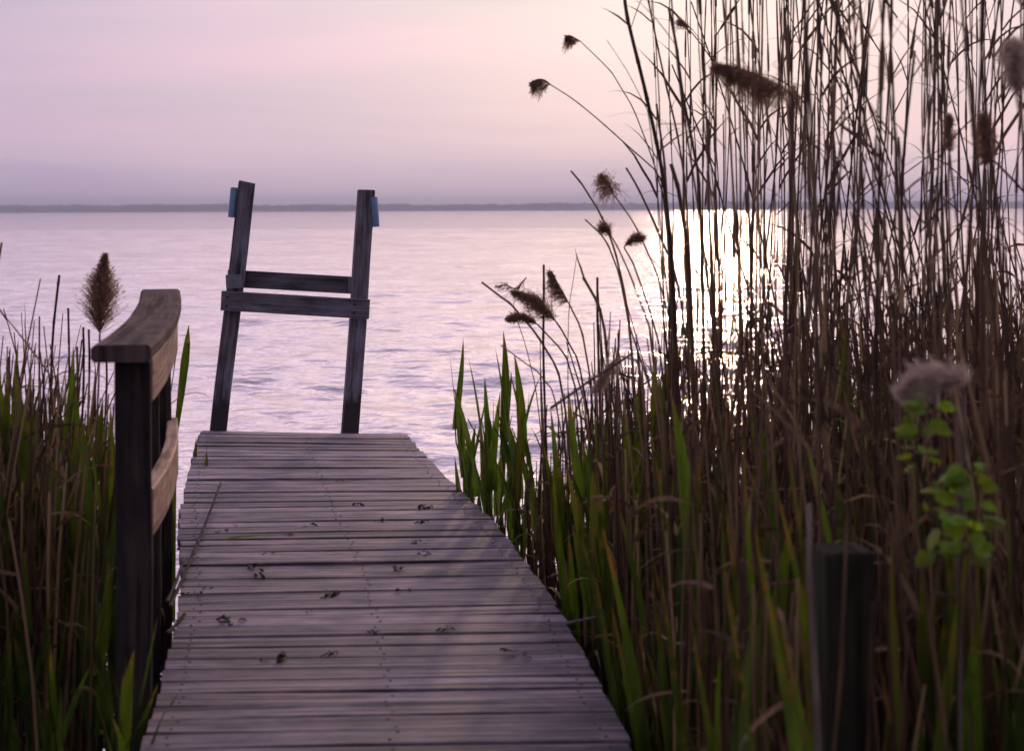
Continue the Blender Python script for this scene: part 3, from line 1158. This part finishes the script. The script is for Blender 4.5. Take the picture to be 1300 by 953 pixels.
hand_reed([(725, 217), (742, 238), (758, 264), (776, 305), (790, 360), (800, 430)], 5.8, .005, .0035,
          'bare broken reed bowing left just above the far shoreline', 7)
hand_reed([(743, 279), (757, 291), (770, 308), (783, 340), (792, 380), (800, 440)], 5.8, .0048, .003,
          'bare broken reed bowing left below the far shoreline', 8)
hand_reed([(776, 300), (786, 318), (800, 350), (815, 392), (828, 440)], 5.2, .005, .0025,
          'reed with small clumped plume, left one of two beside the sun glitter', 9,
          plume=dict(path=[(773, 294, 0), (769, 290, 0), (765, 291, 0)], n=110, spread=.045, droop=.5))
hand_reed([(792, 314), (806, 340), (820, 382), (836, 440)], 5.2, .005, .0025,
          'reed with small clumped plume, right one of two beside the sun glitter', 10,
          plume=dict(path=[(797, 307, 0), (804, 302, 0), (814, 301, 0)], n=120, spread=.045, droop=.5, lean=V((.2, 0, 0))))
hand_reed([(795, 213), (808, 235), (824, 268), (842, 310), (858, 352), (868, 420)], 5.3, .005, .0035,
          'bare broken reed leaning left in front of the sun glitter', 11)
hand_reed([(850, 10), (860, 62), (868, 125), (879, 180), (888, 240), (892, 400)], 5.0, .006, .0045,
          'snapped reed ending just inside the picture top, right of the thick leaning reed', 12)
hand_reed([(866, 124), (868, 180), (868, 250), (872, 400)], 5.6, .005, .004,
          'straight upright reed broken off halfway up the sky, beside the glitter', 13)
hand_reed([(834, 132), (838, 165), (844, 210), (848, 300)], 5.3, .0048, .004,
          'short snapped stub standing against the thick leaning reed', 14)
hand_reed([(852, 208), (860, 235), (868, 270), (874, 360)], 5.0, .0072, .0065,
          'stout snapped stub low over the horizon above the sun glitter', 15)
hand_reed([(880, 38), (893, 55), (907, 74), (925, 105), (945, 150), (960, 220), (965, 380)], 5.6, .0045, .0012,
          'slim arching reed with a pale wispy plume high in the sky', 16,
          plume=dict(path=[(873, 33, 0), (866, 28, 0)], n=40, spread=.05, droop=.5, lean=V((-.2, 0, 0))))
# the big broken-over plume and its stem, nearer than the rest
hand_reed([(1003, 117), (1008, 132), (1006, 200), (1000, 330), (996, 500)], 3.4, .0055, .004,
          'reed with a big brown plume snapped over to the left across the sky', 17,
          plume=dict(path=[(990, 108, 0), (965, 97, 0), (938, 87, 0), (910, 81, 0)], n=330, spread=.07, droop=1.3, fine=.9,
                     lean=V((.1, 0, -.45)), tip=.45, open=.8))
hand_reed([(1020, 150), (1019, 210), (1012, 330), (1010, 480)], 4.2, .004, .002,
          'thin reed with a small sparse plume hanging right beside the snapped-over big plume', 18,
          plume=dict(path=[(1016, 138, 0), (1011, 126, 0), (1008, 112, 0)], n=40, spread=.05, droop=.7))
hand_reed([(1205, 196), (1204, 250), (1207, 340), (1205, 500)], 3.9, .005, .003,
          'reed with a narrow dark plume held upright inside the right thicket', 19, plume=dict(path=[(1205, 178, 0), (1205, 150, 0)], n=150, spread=.03, droop=.1))
hand_reed([(1251, 215), (1250, 270), (1246, 360), (1248, 500)], 3.2, .007, .005,
          'reed with a thick dark plume held upright near the right edge', 20, strips=3,
          plume=dict(path=[(1251, 190, 0), (1250, 150, 0)], n=240, spread=.036, droop=.1))
hand_reed([(1292, 125), (1300, 180), (1306, 300), (1310, 500)], 2.6, .0045, .003,
          'reed with a pale fluffy plume cut by the right edge of the picture', 21,
          plume=dict(path=[(1292, 105, 0), (1290, 85, 0), (1288, 60, 0)], n=330, spread=.05, droop=.4, mat='paleplume'))
# cluster of heavy heads at the left end of the thicket
hand_reed([(705, 408), (716, 424), (730, 450), (742, 500), (748, 560)], 5.9, .0052, .003,
          'reed with a heavy dark plume bent left over the water, biggest of the low heads', 22,
          plume=dict(path=[(695, 394, 0), (682, 381, 0), (668, 374, 0), (653, 370, 0)], n=380, spread=.075, droop=.55, lean=V((-.1, 0, -.2))))
hand_reed([(682, 412), (700, 430), (722, 462), (735, 520), (740, 570)], 5.8, .005, .003,
          'reed with a dark flattened plume just below the biggest low head', 23,
          plume=dict(path=[(672, 405, 0), (660, 402, 0), (646, 404, 0)], n=240, spread=.055, droop=.35, lean=V((-.2, 0, 0))))
hand_reed([(722, 386), (732, 405), (740, 430), (748, 480), (752, 560)], 5.7, .005, .003,
          'reed with a ragged one-sided plume right of the biggest low head', 24,
          plume=dict(path=[(717, 376, 0), (709, 362, 0), (700, 344, 0)], n=150, spread=.06, droop=.9, lean=V((-.35, 0, -.3))))
hand_reed([(668, 352), (656, 368), (652, 392), (664, 430), (680, 500)], 6.0, .004, .001,
          'thin reed with a sparse curling tip above the green blades', 25,
          plume=dict(path=[(655, 366, 0), (642, 362, 0), (630, 364, 0)], n=26, spread=.05, droop=.7))
hand_reed([(611, 358), (630, 373), (652, 390), (684, 430), (710, 480), (720, 560)], 6.0, .005, .004,
          'bare stick slanting left over the water above the green blades', 26)
hand_reed([(690, 336), (690, 380), (689, 450), (692, 560)], 5.9, .005, .0045, 'straight bare stick standing behind the low plumes', 27)
hand_reed([(740, 352), (748, 366), (760, 390), (768, 430), (775, 540)], 5.5, .006, .005,
          'thick bent stub right of the ragged low plume', 28, strips=2)
hand_reed([(732, 325), (728, 352), (722, 392), (720, 470)], 5.7, .0035, .001, 'hair-thin upright stalk beside the ragged low plume', 29)
hand_reed([(758, 352), (758, 400), (760, 500)], 5.6, .005, .0045, 'upright dark sheathed stalk between the low plumes and the glitter', 30, strips=2)
hand_reed([(635, 438), (662, 458), (690, 480), (706, 520)], 5.6, .004, .002, 'thin twig leaning left under the low plumes', 31)
# droopy straw-coloured head and pale diagonal stem inside the thicket
hand_reed([(788, 452), (800, 452), (812, 470), (818, 540)], 4.6, .0045, .003,
          'reed with a straw-coloured plume hanging down in front of the thicket', 33,
          plume=dict(path=[(778, 458, 0), (766, 470, 0), (754, 492, 0)], n=190, spread=.06, droop=1.2, lean=V((0, 0, -.5)), mat='paleplume'))
hand_reed([(1026, 640), (1024, 690), (1030, 800), (1034, 900)], 2.6, .0105, .004,
          'thick pale dead stem standing beside the mossy post stub', 34, mat='palereed')
# lit fluffy head in the foreground
hand_reed([(1222, 492), (1226, 515), (1222, 600), (1216, 720)], 2.7, .0045, .003,
          'reed with a fluffy pinkish seed head bent over above the green vine', 35, mat='palereed',
          plume=dict(path=[(1212, 482, 0), (1190, 480, 0), (1165, 486, 0), (1148, 496, 0)], n=620, spread=.04, droop=.4, fine=.7,
                     mat='paleplume', tip=.8, open=1.0))
# pale stick leaning out of the thicket onto the deck edge
def pale_stick():
    mb = MB()
    rng = random.Random(3)
    a, b, c = at(712, 792, 4.55), at(835, 766, 4.45), at(915, 748, 4.4)
    culm(mb, smooth_path([a, b, c], 5), .0045, .0035, rng)
    tag(mb.build('reed', 'palereed', None, a), 'pale dead reed lying level out of the thicket onto the deck edge', 'reed')


pale_stick()


def slant_reed():
    mb = MB()
    a, b = at(694, 521, 4.7), at(803, 448, 4.5)
    culm(mb, smooth_path([a, a.lerp(b, .5) + V((0, 0, .004)), b], 5), .0042, .0035, random.Random(8))
    tag(mb.build('reed', 'palereed', None, a), 'pale dead reed lying slantwise across the upper face of the thicket', 'reed')


slant_reed()

# --- left side, behind the railing
hand_reed([(126, 424), (125, 470), (121, 560), (118, 700)], 5.1, .005, .003,
          'reed with a big upright dark brown plume beside the near railing post', 40,
          plume=dict(path=[(127, 405, 0), (128, 375, 0), (133, 325, 0)], n=620, spread=.115, droop=.0, lean=V((-.02, 0, .1)), tip=.05, open=1.0))
hand_reed([(75, 349), (70, 390), (65, 450), (62, 600)], 6.2, .0055, .005, 'bare dark stalk leaning right, tallest left of the big plume', 41)
hand_reed([(2, 308), (-4, 350), (-8, 450)], 5.6, .005, .004, 'dry stalk at the left edge of the picture', 42)
hand_reed([(86, 391), (87, 450), (88, 600)], 5.9, .0048, .0042, 'upright bare stalk between the leaning stalk and the big plume', 43)
for i, (x, y) in enumerate(((105, 415), (112, 418), (97, 440), (134, 430))):
    hand_reed([(x, y), (x + 0.5, y + 60), (x - 4, 600)], 5.5 + .15 * i, .0046, .0042,
              'bare blue-grey stalk standing behind the big left plume', 44 + i, group='bare stalks behind the big left plume')
hand_reed([(4, 392), (12, 420), (24, 480), (26, 600)], 5.6, .0045, .002, 'thin dry stalk curving left at the left edge of the picture', 50, strips=2)


# ------------------------------------------------------------------ tall stems: one of each kind, then copies
def tall_proto(seed, kind):
    rng = random.Random(seed)
    h = rng.uniform(2.5, 3.3)
    lean = {'straight': rng.uniform(-.04, .04), 'leaning': rng.choice((-1, 1)) * rng.uniform(.16, .34),
            'snapped': rng.uniform(-.08, .08), 'short': rng.uniform(-.12, .12)}[kind]
    if kind == 'short':
        h = rng.uniform(1.5, 2.15)
    if kind == 'leaning':
        h = rng.uniform(2.3, 3.0)
    pts = [V((0, 0, -.05))]
    for k in range(1, 7):
        t = k / 6
        pts.append(V((lean * h * t * (0.5 + 0.5 * t) + rng.uniform(-.012, .012), rng.uniform(-.05, .05) * t, h * t)))
    if kind == 'snapped':          # the top is kinked and hangs over
        p = pts[-1]
        s = rng.choice((-1, 1))
        l = rng.uniform(.35, .8)
        pts = smooth_path(pts, 3) + [p + V((s * .25 * l, .02, -.22 * l)), p + V((s * .6 * l, .05, -.75 * l))]
        path = pts
    else:
        path = smooth_path(pts, 4)
    mb = MB()
    r0 = rng.uniform(.0028, .0050)
    marks, pos = culm(mb, path, r0, r0 * rng.uniform(.35, .75), rng)
    for m_ in marks[2:]:
        if rng.random() < (.17 if kind != 'short' else .35):
            s = rng.choice((-1, 1))
            dead_strip(mb, pos(m_), V((s * rng.uniform(.25, .9), rng.uniform(-.5, .5), 1)), rng.uniform(.1, .34), rng.uniform(.004, .011), rng,
                       droop=rng.uniform(.2, 1.6))
        if rng.random() < .3:      # torn sheath hugging the stem
            a, b = pos(m_), pos(min(m_ + .1, marks[-1]))
            mb.tube([a, a.lerp(b, .5), b], [r0 * 1.25, r0 * 1.4, r0 * 0.9], 5, rng.random(), cap=False)
    return mb.mesh('reed', 'reed')


KINDS = {'straight': [tall_proto(100 + i, 'straight') for i in range(10)],
         'leaning': [tall_proto(200 + i, 'leaning') for i in range(8)],
         'snapped': [tall_proto(300 + i, 'snapped') for i in range(7)],
         'short': [tall_proto(400 + i, 'short') for i in range(9)]}
TALL_LABEL = {'straight': ('tall straight dry reed stem running up past the top of the picture', GR_TALL),
              'leaning': ('long slanting dry reed stem crossing the upright ones', 'slanting dry reed stems in the right thicket'),
              'snapped': ('dry reed stem with its top kinked over and hanging', 'kinked dry reed stems in the right thicket'),
              'short': ('shorter broken dry reed stem ending below the sky gaps', 'broken dry reed stems in the right thicket')}


def place_tall():
    rng = random.Random(77)
    first = {}
    n = 0
    tries = 0
    while n < 172 and tries < 9000:
        tries += 1
        d = rng.uniform(3.0, 6.9)
        px = rng.uniform(846, 1330)
        # the stand thins out towards its left end, and grows in clumps
        x = (px - 650) * d / F
        if x < edge_r(d) + 0.12 or (d < 3.9 and 870 < px < 1040):
            continue
        dens = 0.5 + 0.5 * math.sin(px * .045 + 1.3 * math.sin(d * 2.1)) * math.sin(px * .019 + .5)
        if rng.random() > (0.25 + 0.75 * dens) * min(1, (px - 800) / 60) * (1.0 if px < 1080 else .62):
            continue
        k = rng.choices(('straight', 'leaning', 'snapped', 'short'), (.50, .20, .12, .18))[0]
        if k == 'snapped' and px < 930:
            continue
        if k == 'leaning' and (px < 985 or x < edge_r(d) + 1.1):
            continue
        me = rng.choice(KINDS[k])
        if k not in first:
            o = link('reed', me)
            first[k] = o
        else:
            o = first[k].copy()
            o.data = me
            col.objects.link(o)
        o.location = (x, d, gz(x, d))
        s = rng.uniform(.92, 1.12)
        o.scale = (s, s, s)
        flip = rng.choice((0, math.pi)) if not (px < 880) else math.pi * (rng.random() < .5)
        o.rotation_euler = (rng.gauss(0, .03), rng.gauss(0, .035), flip + rng.gauss(0, .35))
        tag(o, TALL_LABEL[k][0], 'reed', TALL_LABEL[k][1])
        n += 1


place_tall()


# ------------------------------------------------------------------ the low dense part of the stand: nobody could count it
def thicket(seed, n, nleaf, sampler, name, label, ztop):
    rng = random.Random(seed)
    mb, lf = MB(), MB()
    for _ in range(n):
        s = sampler(rng)
        if not s:
            continue
        x, d = s
        z0 = gz(x, d) - .04
        h = ztop(x, d, rng) - z0
        if h < .15:
            continue
        lx, ly = rng.gauss(0, .10), rng.gauss(0, .10)
        if rng.random() < .12 and not (-.6 < x < .8 and d > 4.5):
            lx *= 3
        lx = max(-.3, min(.3, lx))
        gap = min(abs(x - edge_r(d)), abs(x - edge_l(d)))
        if gap < .5:
            lx = max(-.25 * gap, min(.25 * gap, lx))
        pts = [V((x, d, z0))]
        for k in range(1, 5):
            t = k / 4
            pts.append(V((x + lx * h * t * (.6 + .4 * t) + rng.uniform(-.008, .008), d + ly * h * t, z0 + h * t)))
        r0 = rng.uniform(.003, .006)
        mb.tube(pts, [r0, r0 * 1.1, r0 * .9, r0 * .8, r0 * .5], 5, rng.random())
        for _k in range(rng.choice((0, 1, 2, 3))):
            t = rng.uniform(.15, .95)
            p = pts[0].lerp(pts[-1], t)
            dead_strip(mb, p, V((rng.uniform(-1, 1), rng.uniform(-1, 1), rng.uniform(-.2, 1.4))), rng.uniform(.12, .42 if gap > .5 else .2),
                       rng.uniform(.005, .016), rng, droop=rng.uniform(.3, 2.2))
    o = mb.build(name, 'dryleaf')
    tag(o, label, 'reed bed', kind='stuff')
    return o


def samp_right(rng):
    d = 2.55 + 4.5 * rng.random() ** 0.75
    x = rng.uniform(edge_r(d) + .07, .36 * d + .35)
    return (x, d)


def ztop_right(x, d, rng):
    px = 650 + x * F / d
    if px < 640:
        top = .10
    elif px < 720:
        top = lerp(.10, .52, (px - 640) / 80)
    elif px < 860:
        top = lerp(.52, .74, (px - 720) / 140)
    else:
        top = lerp(.74, 1.0, min(1, (px - 860) / 400))
    top += rng.gauss(0, .2) - 0.17
    if d < 4:
        top -= (4 - d) * .12
    return top


def samp_left(rng):
    d = rng.uniform(4.1, 6.4)
    x = rng.uniform(-.36 * d - .3, edge_l(d) - .2)
    return (x, d)


def ztop_left(x, d, rng):
    px = 650 + x * F / d
    top = lerp(.60, .36, min(1, max(0, px / 150)))
    return top + rng.gauss(0, .15)


thicket(31, 2150, 0, samp_right, 'reed_thicket', 'dense brown tangle of old broken reeds right of the boardwalk', ztop_right)
thicket(32, 900, 0, samp_left, 'reed_thicket', 'dense brown tangle of old broken reeds left of the railing', ztop_left)


# ------------------------------------------------------------------ green shoots
def shoot_proto(seed, h, wide, nl):
    rng = random.Random(seed)
    root = empty('reed_shoot', (0, 0, 0))
    st = MB()
    pts = [V((0, 0, -.05))]
    for k in range(1, 5):
        pts.append(V((rng.uniform(-.02, .02) * k, rng.uniform(-.02, .02) * k, h * .72 * k / 4)))
    path = smooth_path(pts, 3)
    st.tube(path, [lerp(.0055, .0025, i / (len(path) - 1)) for i in range(len(path))], 6, .3)
    st.build('stem', 'green', root)
    lf = MB()
    for k in range(nl):
        t = lerp(.32, 1.0, (k + .5) / nl)
        p = path[min(int(t * (len(path) - 1)), len(path) - 1)]
        a = (k % 2) * math.pi + rng.uniform(-.5, .5)
        sp = rng.uniform(.06, .24) * (1.25 - .7 * t)
        dirn = V((math.cos(a) * sp, math.sin(a) * sp * .8, 1))
        ln = h * rng.uniform(.34, .52) * (1.1 - .25 * t)
        leaf_blade(lf, p, dirn, ln, wide * rng.uniform(.75, 1.15), rng, side=V((math.cos(a + 1.57), math.sin(a + 1.57), 0)) + V((rng.uniform(-.8, .8), 0, 0)),
                   bend=rng.uniform(.0, .16))
    lf.build('foliage', 'green', root)
    return root


SH = [shoot_proto(500 + i, h, w, n) for i, (h, w, n) in enumerate(
    ((1.0, .038, 4), (1.05, .042, 4), (.95, .036, 3), (1.1, .044, 4), (1.0, .034, 4), (.9, .04, 3), (1.0, .046, 3), (1.08, .038, 5)))]
_used = set()


def put_shoot(x, d, h, rz, label, group, rng, i=None):
    i = rng.randrange(len(SH)) if i is None else i
    if i not in _used:
        o = SH[i]
        _used.add(i)
    else:
        o = copy_thing(SH[i])
    o.location = (x, d, max(gz(x, d), -.5))
    o.rotation_euler = (rng.gauss(0, .05), rng.gauss(0, .05), rz)
    o.scale = (lerp(1, h, .4), lerp(1, h, .4), h)
    tag(o, label, 'reed shoot', group)
    return o


def shoot_by_pix(px, ytop, d, rng, label, group, i=None):
    x = (px - 650) * d / F
    top = EYE - (ytop - 266) * d / F
    h = (top - max(gz(x, d), -.5)) / 1.12
    put_shoot(x, d, h, rng.uniform(0, 6.28), label, group, rng, i)


rs = random.Random(61)
for px, yt, d in ((583, 425, 7.0), (592, 440, 6.9), (612, 395, 6.6), (604, 470, 6.8), (622, 388, 6.5), (632, 385, 6.4), (640, 400, 6.3), (648, 415, 6.4),
                  (628, 450, 6.6), (616, 500, 6.7), (657, 450, 6.1), (598, 520, 6.9)):
    shoot_by_pix(px, yt, d, rs, 'tall green reed shoot standing against the water at the left end of the right thicket',
                 'green shoots against the water right of the deck')
for k in range(46):
    d = rs.uniform(4.5, 6.3)
    px = rs.uniform(660, 850)
    x = (px - 650) * d / F
    if x < edge_r(d) + .08:
        continue
    shoot_by_pix(px, rs.uniform(440, 560), d, rs, 'green reed shoot among dead stems close beside the right edge of the deck',
                 'green shoots beside the right edge of the deck')
for k in range(74):
    d = rs.uniform(2.75, 4.6)
    px = rs.uniform(720, 1310)
    x = (px - 650) * d / F
    if x < edge_r(d) + .07:
        continue
    shoot_by_pix(px, rs.uniform(520, 760), d, rs, 'low green reed shoot in the dim lower right foreground', 'green shoots in the lower right foreground')
for k in range(26):
    d = rs.uniform(3.6, 6.0)
    px = rs.uniform(840, 1300)
    shoot_by_pix(px, rs.uniform(400, 520), d, rs, 'green reed shoot half hidden inside the tall right thicket', 'green shoots inside the right thicket')
for px, yt, d in ((14, 365, 5.2), (22, 395, 5.4), (6, 420, 5.0), (45, 425, 5.2), (60, 445, 5.1), (35, 440, 5.6), (95, 430, 5.6), (118, 470, 5.4),
                  (132, 452, 5.8), (75, 470, 5.0), (52, 500, 4.8), (86, 520, 4.9), (110, 530, 4.7), (28, 540, 4.8), (40, 400, 5.0), (66, 420, 4.9), (80, 440, 5.3), (105, 455, 5.0), (126, 480, 5.0), (10, 480, 4.6), (64, 560, 4.5), (98, 480, 4.8), (120, 540, 4.6), (40, 590, 4.4), (18, 385, 4.8), (31, 410, 4.7), (54, 405, 5.3), (72, 435, 4.6), (90, 460, 4.6), (112, 445, 4.9), (5, 445, 4.5), (47, 470, 4.4), (83, 500, 4.4), (104, 520, 4.3), (128, 505, 4.6), (22, 570, 4.3)):
    shoot_by_pix(px, yt, d, rs, 'green reed shoot standing against the water left of the railing', 'green shoots left of the railing')
for px, yt, d in ((20, 640, 4.2), (48, 660, 4.1), (60, 700, 4.1), (85, 730, 4.0), (10, 740, 4.1), (120, 700, 4.15), (132, 740, 3.9), (100, 780, 3.85)):
    shoot_by_pix(px, yt, d, rs, 'low green reed shoot in the dark lower left corner', 'green shoots in the lower left corner')
for px, yt, d in ((162, 770, 3.6), (172, 790, 3.62)):
    shoot_by_pix(px, yt, d, rs, 'small green shoot growing up in front of the near railing post', 'shoots in front of the near railing post')
mb = MB()
p = at(214, 640, 6.5)
p.z = gz(p.x, 6.5)
q = [p, at(221, 560, 6.5), at(229, 500, 6.5), at(234, 460, 6.5), at(237, 435, 6.5), at(239, 412, 6.5)]
mb.blade(q, [.012, .014, .03, .036, .026, .001], V((1, .3, 0)), .4)
tag(mb.build('reed_shoot', 'green', None, p), 'single green leaf blade rising just behind the far end of the railing', 'reed shoot')
for i in range(len(SH)):
    if i not in _used:
        for ch in list(SH[i].children):
            bpy.data.objects.remove(ch)
        bpy.data.objects.remove(SH[i])


# broad single blades in the right foreground (big and blurred)
def blade_clump(px, ytop, d, n, w, seed, label):
    rng = random.Random(seed)
    x = (px - 650) * d / F
    z0 = gz(x, d) - .03
    top = EYE - (ytop - 266) * d / F
    root = V((x, d, z0))
    mb = MB()
    for k in range(n):
        sx = rng.uniform(-.22, .16) if k else -.12
        leaf_blade(mb, root + V((rng.uniform(-.02, .02), rng.uniform(-.02, .02), 0)), V((sx, rng.uniform(-.1, .1), 1)),
                   (top - z0) * (1.03 if k == 0 else rng.uniform(.55, .95)), w * rng.uniform(.8, 1.2), rng, side=V((1, rng.uniform(-.3, .3), 0)), bend=.06)
    tag(mb.build('grass_clump', 'green', None, root), label, 'plant')


blade_clump(1135, 600, 2.75, 5, .034, 1, 'clump of broad green blades right behind the mossy post stub')
blade_clump(1068, 640, 2.9, 3, .02, 2, 'short green blades showing just above the mossy post stub')
blade_clump(850, 665, 3.75, 5, .03, 3, 'bright clump of broad green blades in the lower right, nearest the deck')
blade_clump(806, 735, 4.0, 3, .03, 4, 'two broad green blades close against the right deck edge')
blade_clump(1190, 700, 2.7, 5, .028, 5, 'clump of green blades at the foot of the vine')
blade_clump(1045, 735, 2.45, 3, .016, 7, 'thin green blades in front of the mossy post stub')
blade_clump(1105, 690, 2.5, 4, .03, 8, 'broad blurred green blades at the right foot of the mossy post stub')
for _i, (_x, _y, _d, _n, _l) in enumerate((
        (735, 590, 4.9, 4, 'tall green blades just beyond the pale level reed at the deck edge'),
        (800, 600, 4.4, 4, 'broad green blades behind the pale level reed, right of the deck'),
        (930, 640, 3.6, 4, 'broad green blades in the dim reeds straight below the sun glitter'),
        (1010, 560, 3.3, 4, 'tall green blades rising behind the mossy post stub, to its left'),
        (1160, 560, 3.1, 5, 'tall green blades directly under the fluffy seed head'),
        (1110, 610, 3.0, 4, 'green blades rising behind the mossy post stub, to its right'),
        (880, 560, 4.1, 4, 'tall green blades in the middle of the right thicket'),
        (1290, 560, 3.2, 4, 'tall green blades at the right edge of the picture beside the vine'))):
    blade_clump(_x, _y, _d, _n, .034, 40 + _i, _l)
blade_clump(905, 735, 3.3, 4, .028, 9, 'bright green blades midway between the deck edge and the mossy post stub')
blade_clump(1265, 640, 2.9, 4, .03, 10, 'broad green blades at the right edge of the picture below the vine')
blade_clump(980, 720, 3.0, 4, .024, 6, 'clump of narrow green blades left of the mossy post stub')


# ------------------------------------------------------------------ climbing vine in the right foreground
def make_vine():
    rng = random.Random(9)
    d = 2.6
    x = at(1200, 700, d).x
    b = V((x, d, gz(x, d) - .02))
    root = tag(empty('vine', b), 'bright green climbing vine with rounded leaves on the near right reeds', 'vine')
    st, lf = MB(), MB()
    for pix in (((1185, 505), (1172, 530), (1165, 570), (1175, 620), (1190, 700), (1200, 800)),
                ((1222, 588), (1236, 610), (1238, 650), (1228, 700), (1215, 780))):
        p = smooth_path([b] + [at(x_, y_, d) for x_, y_ in reversed(pix)], 5)
        st.tube(p, .0016, 5, .4)
        for i, q in enumerate(p[len(p) // 3:]):
            for _ in range(rng.choice((1, 2, 2, 3))):
                a = rng.uniform(0, 6.28)
                dirn = V((math.cos(a), math.sin(a) * .6, rng.uniform(-.35, .35))).normalized()
                nrm = V((rng.gauss(0, .4), rng.gauss(0, .6) - .3, 1)).normalized()
                side = dirn.cross(nrm).normalized()
                ln = rng.uniform(.016, .046)
                q2 = q + dirn * .012
                prof = ((0, .1), (.15, .8), (.35, 1.0), (.6, .85), (.85, .4), (1, .02))
                lf.blade([q2 + dirn * ln * t + V((0, 0, -.3 * ln * t * t)) for t, _w in prof], [ln * .85 * w for _t, w in prof], side, rng.random(), fold=.25)
    st.build('stem', 'green', root, b)
    lf.build('foliage', 'bright', root, b)


make_vine()


# ------------------------------------------------------------------ bits lying on the deck
def deck_pt(px, py, z=0.004):
    d = F * (EYE - z) / (py - (266 - (px - 650) * ROLL))
    return V(((px - 650) * d / F, d, z))


def leaf_bits():
    protos = []
    for s in range(5):
        rng = random.Random(700 + s)
        mb = MB()
        for _ in range(rng.randint(5, 9)):
            p = V((rng.gauss(0, .018), rng.gauss(0, .012), rng.uniform(0.001, .010)))
            a = rng.uniform(0, 6.28)
            dr = V((math.cos(a), math.sin(a), rng.uniform(-.1, .4)))
            leaf_blade(mb, p, dr, rng.uniform(.015, .038), rng.uniform(.006, .014), rng, bend=1.2)
        protos.append(mb.mesh('leaf_bits', 'debris'))
    rng = random.Random(5)
    spots = [(321, 719), (325, 731), (243, 753), (262, 747), (286, 791), (352, 836), (421, 755), (514, 749), (391, 777), (541, 644), (483, 661),
             (535, 663), (389, 668), (298, 668), (364, 678), (525, 689), (468, 803), (566, 798), (655, 832), (505, 721), (541, 703), (419, 830),
             (279, 674), (339, 703), (596, 622), (432, 610), (455, 640)]
    big = {(321, 719): 'dark clump of dried leaf bits on the planks, upper of two touching clumps',
           (655, 832): 'dark clump of dried leaf bits on the planks nearest the right deck edge',
           (352, 836): 'dark clump of dried leaf bits on the planks nearest the camera on the left',
           (421, 755): 'dark clump of dried leaf bits alone at the middle of the planks',
           (541, 644): 'dark clump of dried leaf bits far down the deck near its right edge',
           (286, 791): 'dark clump of dried leaf bits on the planks just right of the near railing post'}
    base = None
    for i, (x, y) in enumerate(spots):
        if base is None:
            o = base = link('leaf_bits', protos[0])
        else:
            o = base.copy()
            col.objects.link(o)
            for k in ('label', 'category', 'group'):
                if k in o:
                    del o[k]
        o.data = protos[i % 5]
        o.location = deck_pt(x, y, .002)
        s = rng.uniform(1.1, 1.4) if (x, y) in big else rng.uniform(.5, .95)
        o.scale = (s, s, s)
        o.rotation_euler = (0, 0, rng.uniform(0, 6.28))
        tag(o, big.get((x, y), 'small scrap of dried leaf scattered on the deck planks'), 'leaf litter', 'dried leaf bits on the deck planks')
    # one fresh green blade
    mb = MB()
    p = deck_pt(287, 684, .004)
    leaf_blade(mb, p, V((1, .25, .08)), .17, .02, random.Random(2), side=V((0, 1, .2)), bend=.1)
    tag(mb.build('fallen_leaf', 'bright', None, p), 'fresh green leaf blade lying flat on the deck planks', 'leaf')
    # long dry stalk along the left edge, and two short ones
    for k, (a, b, lab) in enumerate((((279, 612), (213, 772), 'long thin dry stalk lying along the left side of the deck'),
                                     ((231, 708), (209, 766), 'short dry stalk lying beside the railing, nearer the water'),
                                     ((232, 779), (207, 806), 'short dry stalk lying beside the railing, nearest the camera'))):
        mb = MB()
        pa, pb = deck_pt(*a, .03 if k == 0 else .008), deck_pt(*b, .008)
        culm(mb, smooth_path([pb, pb.lerp(pa, .5) + V((.006, 0, 0)), pa], 4), .0068, .005, random.Random(k))
        tag(mb.build('dry_stalk', 'post', None, pb), lab, 'stalk')
    for k, (x, y, h) in enumerate(((246, 587, .1), (260, 598, .075))):
        mb = MB()
        p = deck_pt(x, y, -.03)
        leaf_blade(mb, p, V((.06, 0, 1)), h + .03, .017, random.Random(30 + k), side=V((1, 0, 0)), bend=.03)
        tag(mb.build('grass_tuft', 'green', None, p), ('green blade sprouting outside the left deck edge near the lake end',
                                                        'green blade sprouting between planks near the lake end')[k], 'grass')


leaf_bits()

# ------------------------------------------------------------------ render settings
sc.view_settings.view_transform = 'Standard'
sc.view_settings.look = 'None'
sc.view_settings.gamma = 1.0
sc.view_settings.exposure = 0.3
sc.view_settings.use_curve_mapping = False
sc.render.engine = 'CYCLES'
cy = sc.cycles
cy.use_denoising = True
cy.max_bounces = 8
cy.diffuse_bounces = 3
cy.glossy_bounces = 4
cy.transmission_bounces = 4
cy.transparent_max_bounces = 8
cy.volume_bounces = 0
cy.sample_clamp_indirect = 6.0
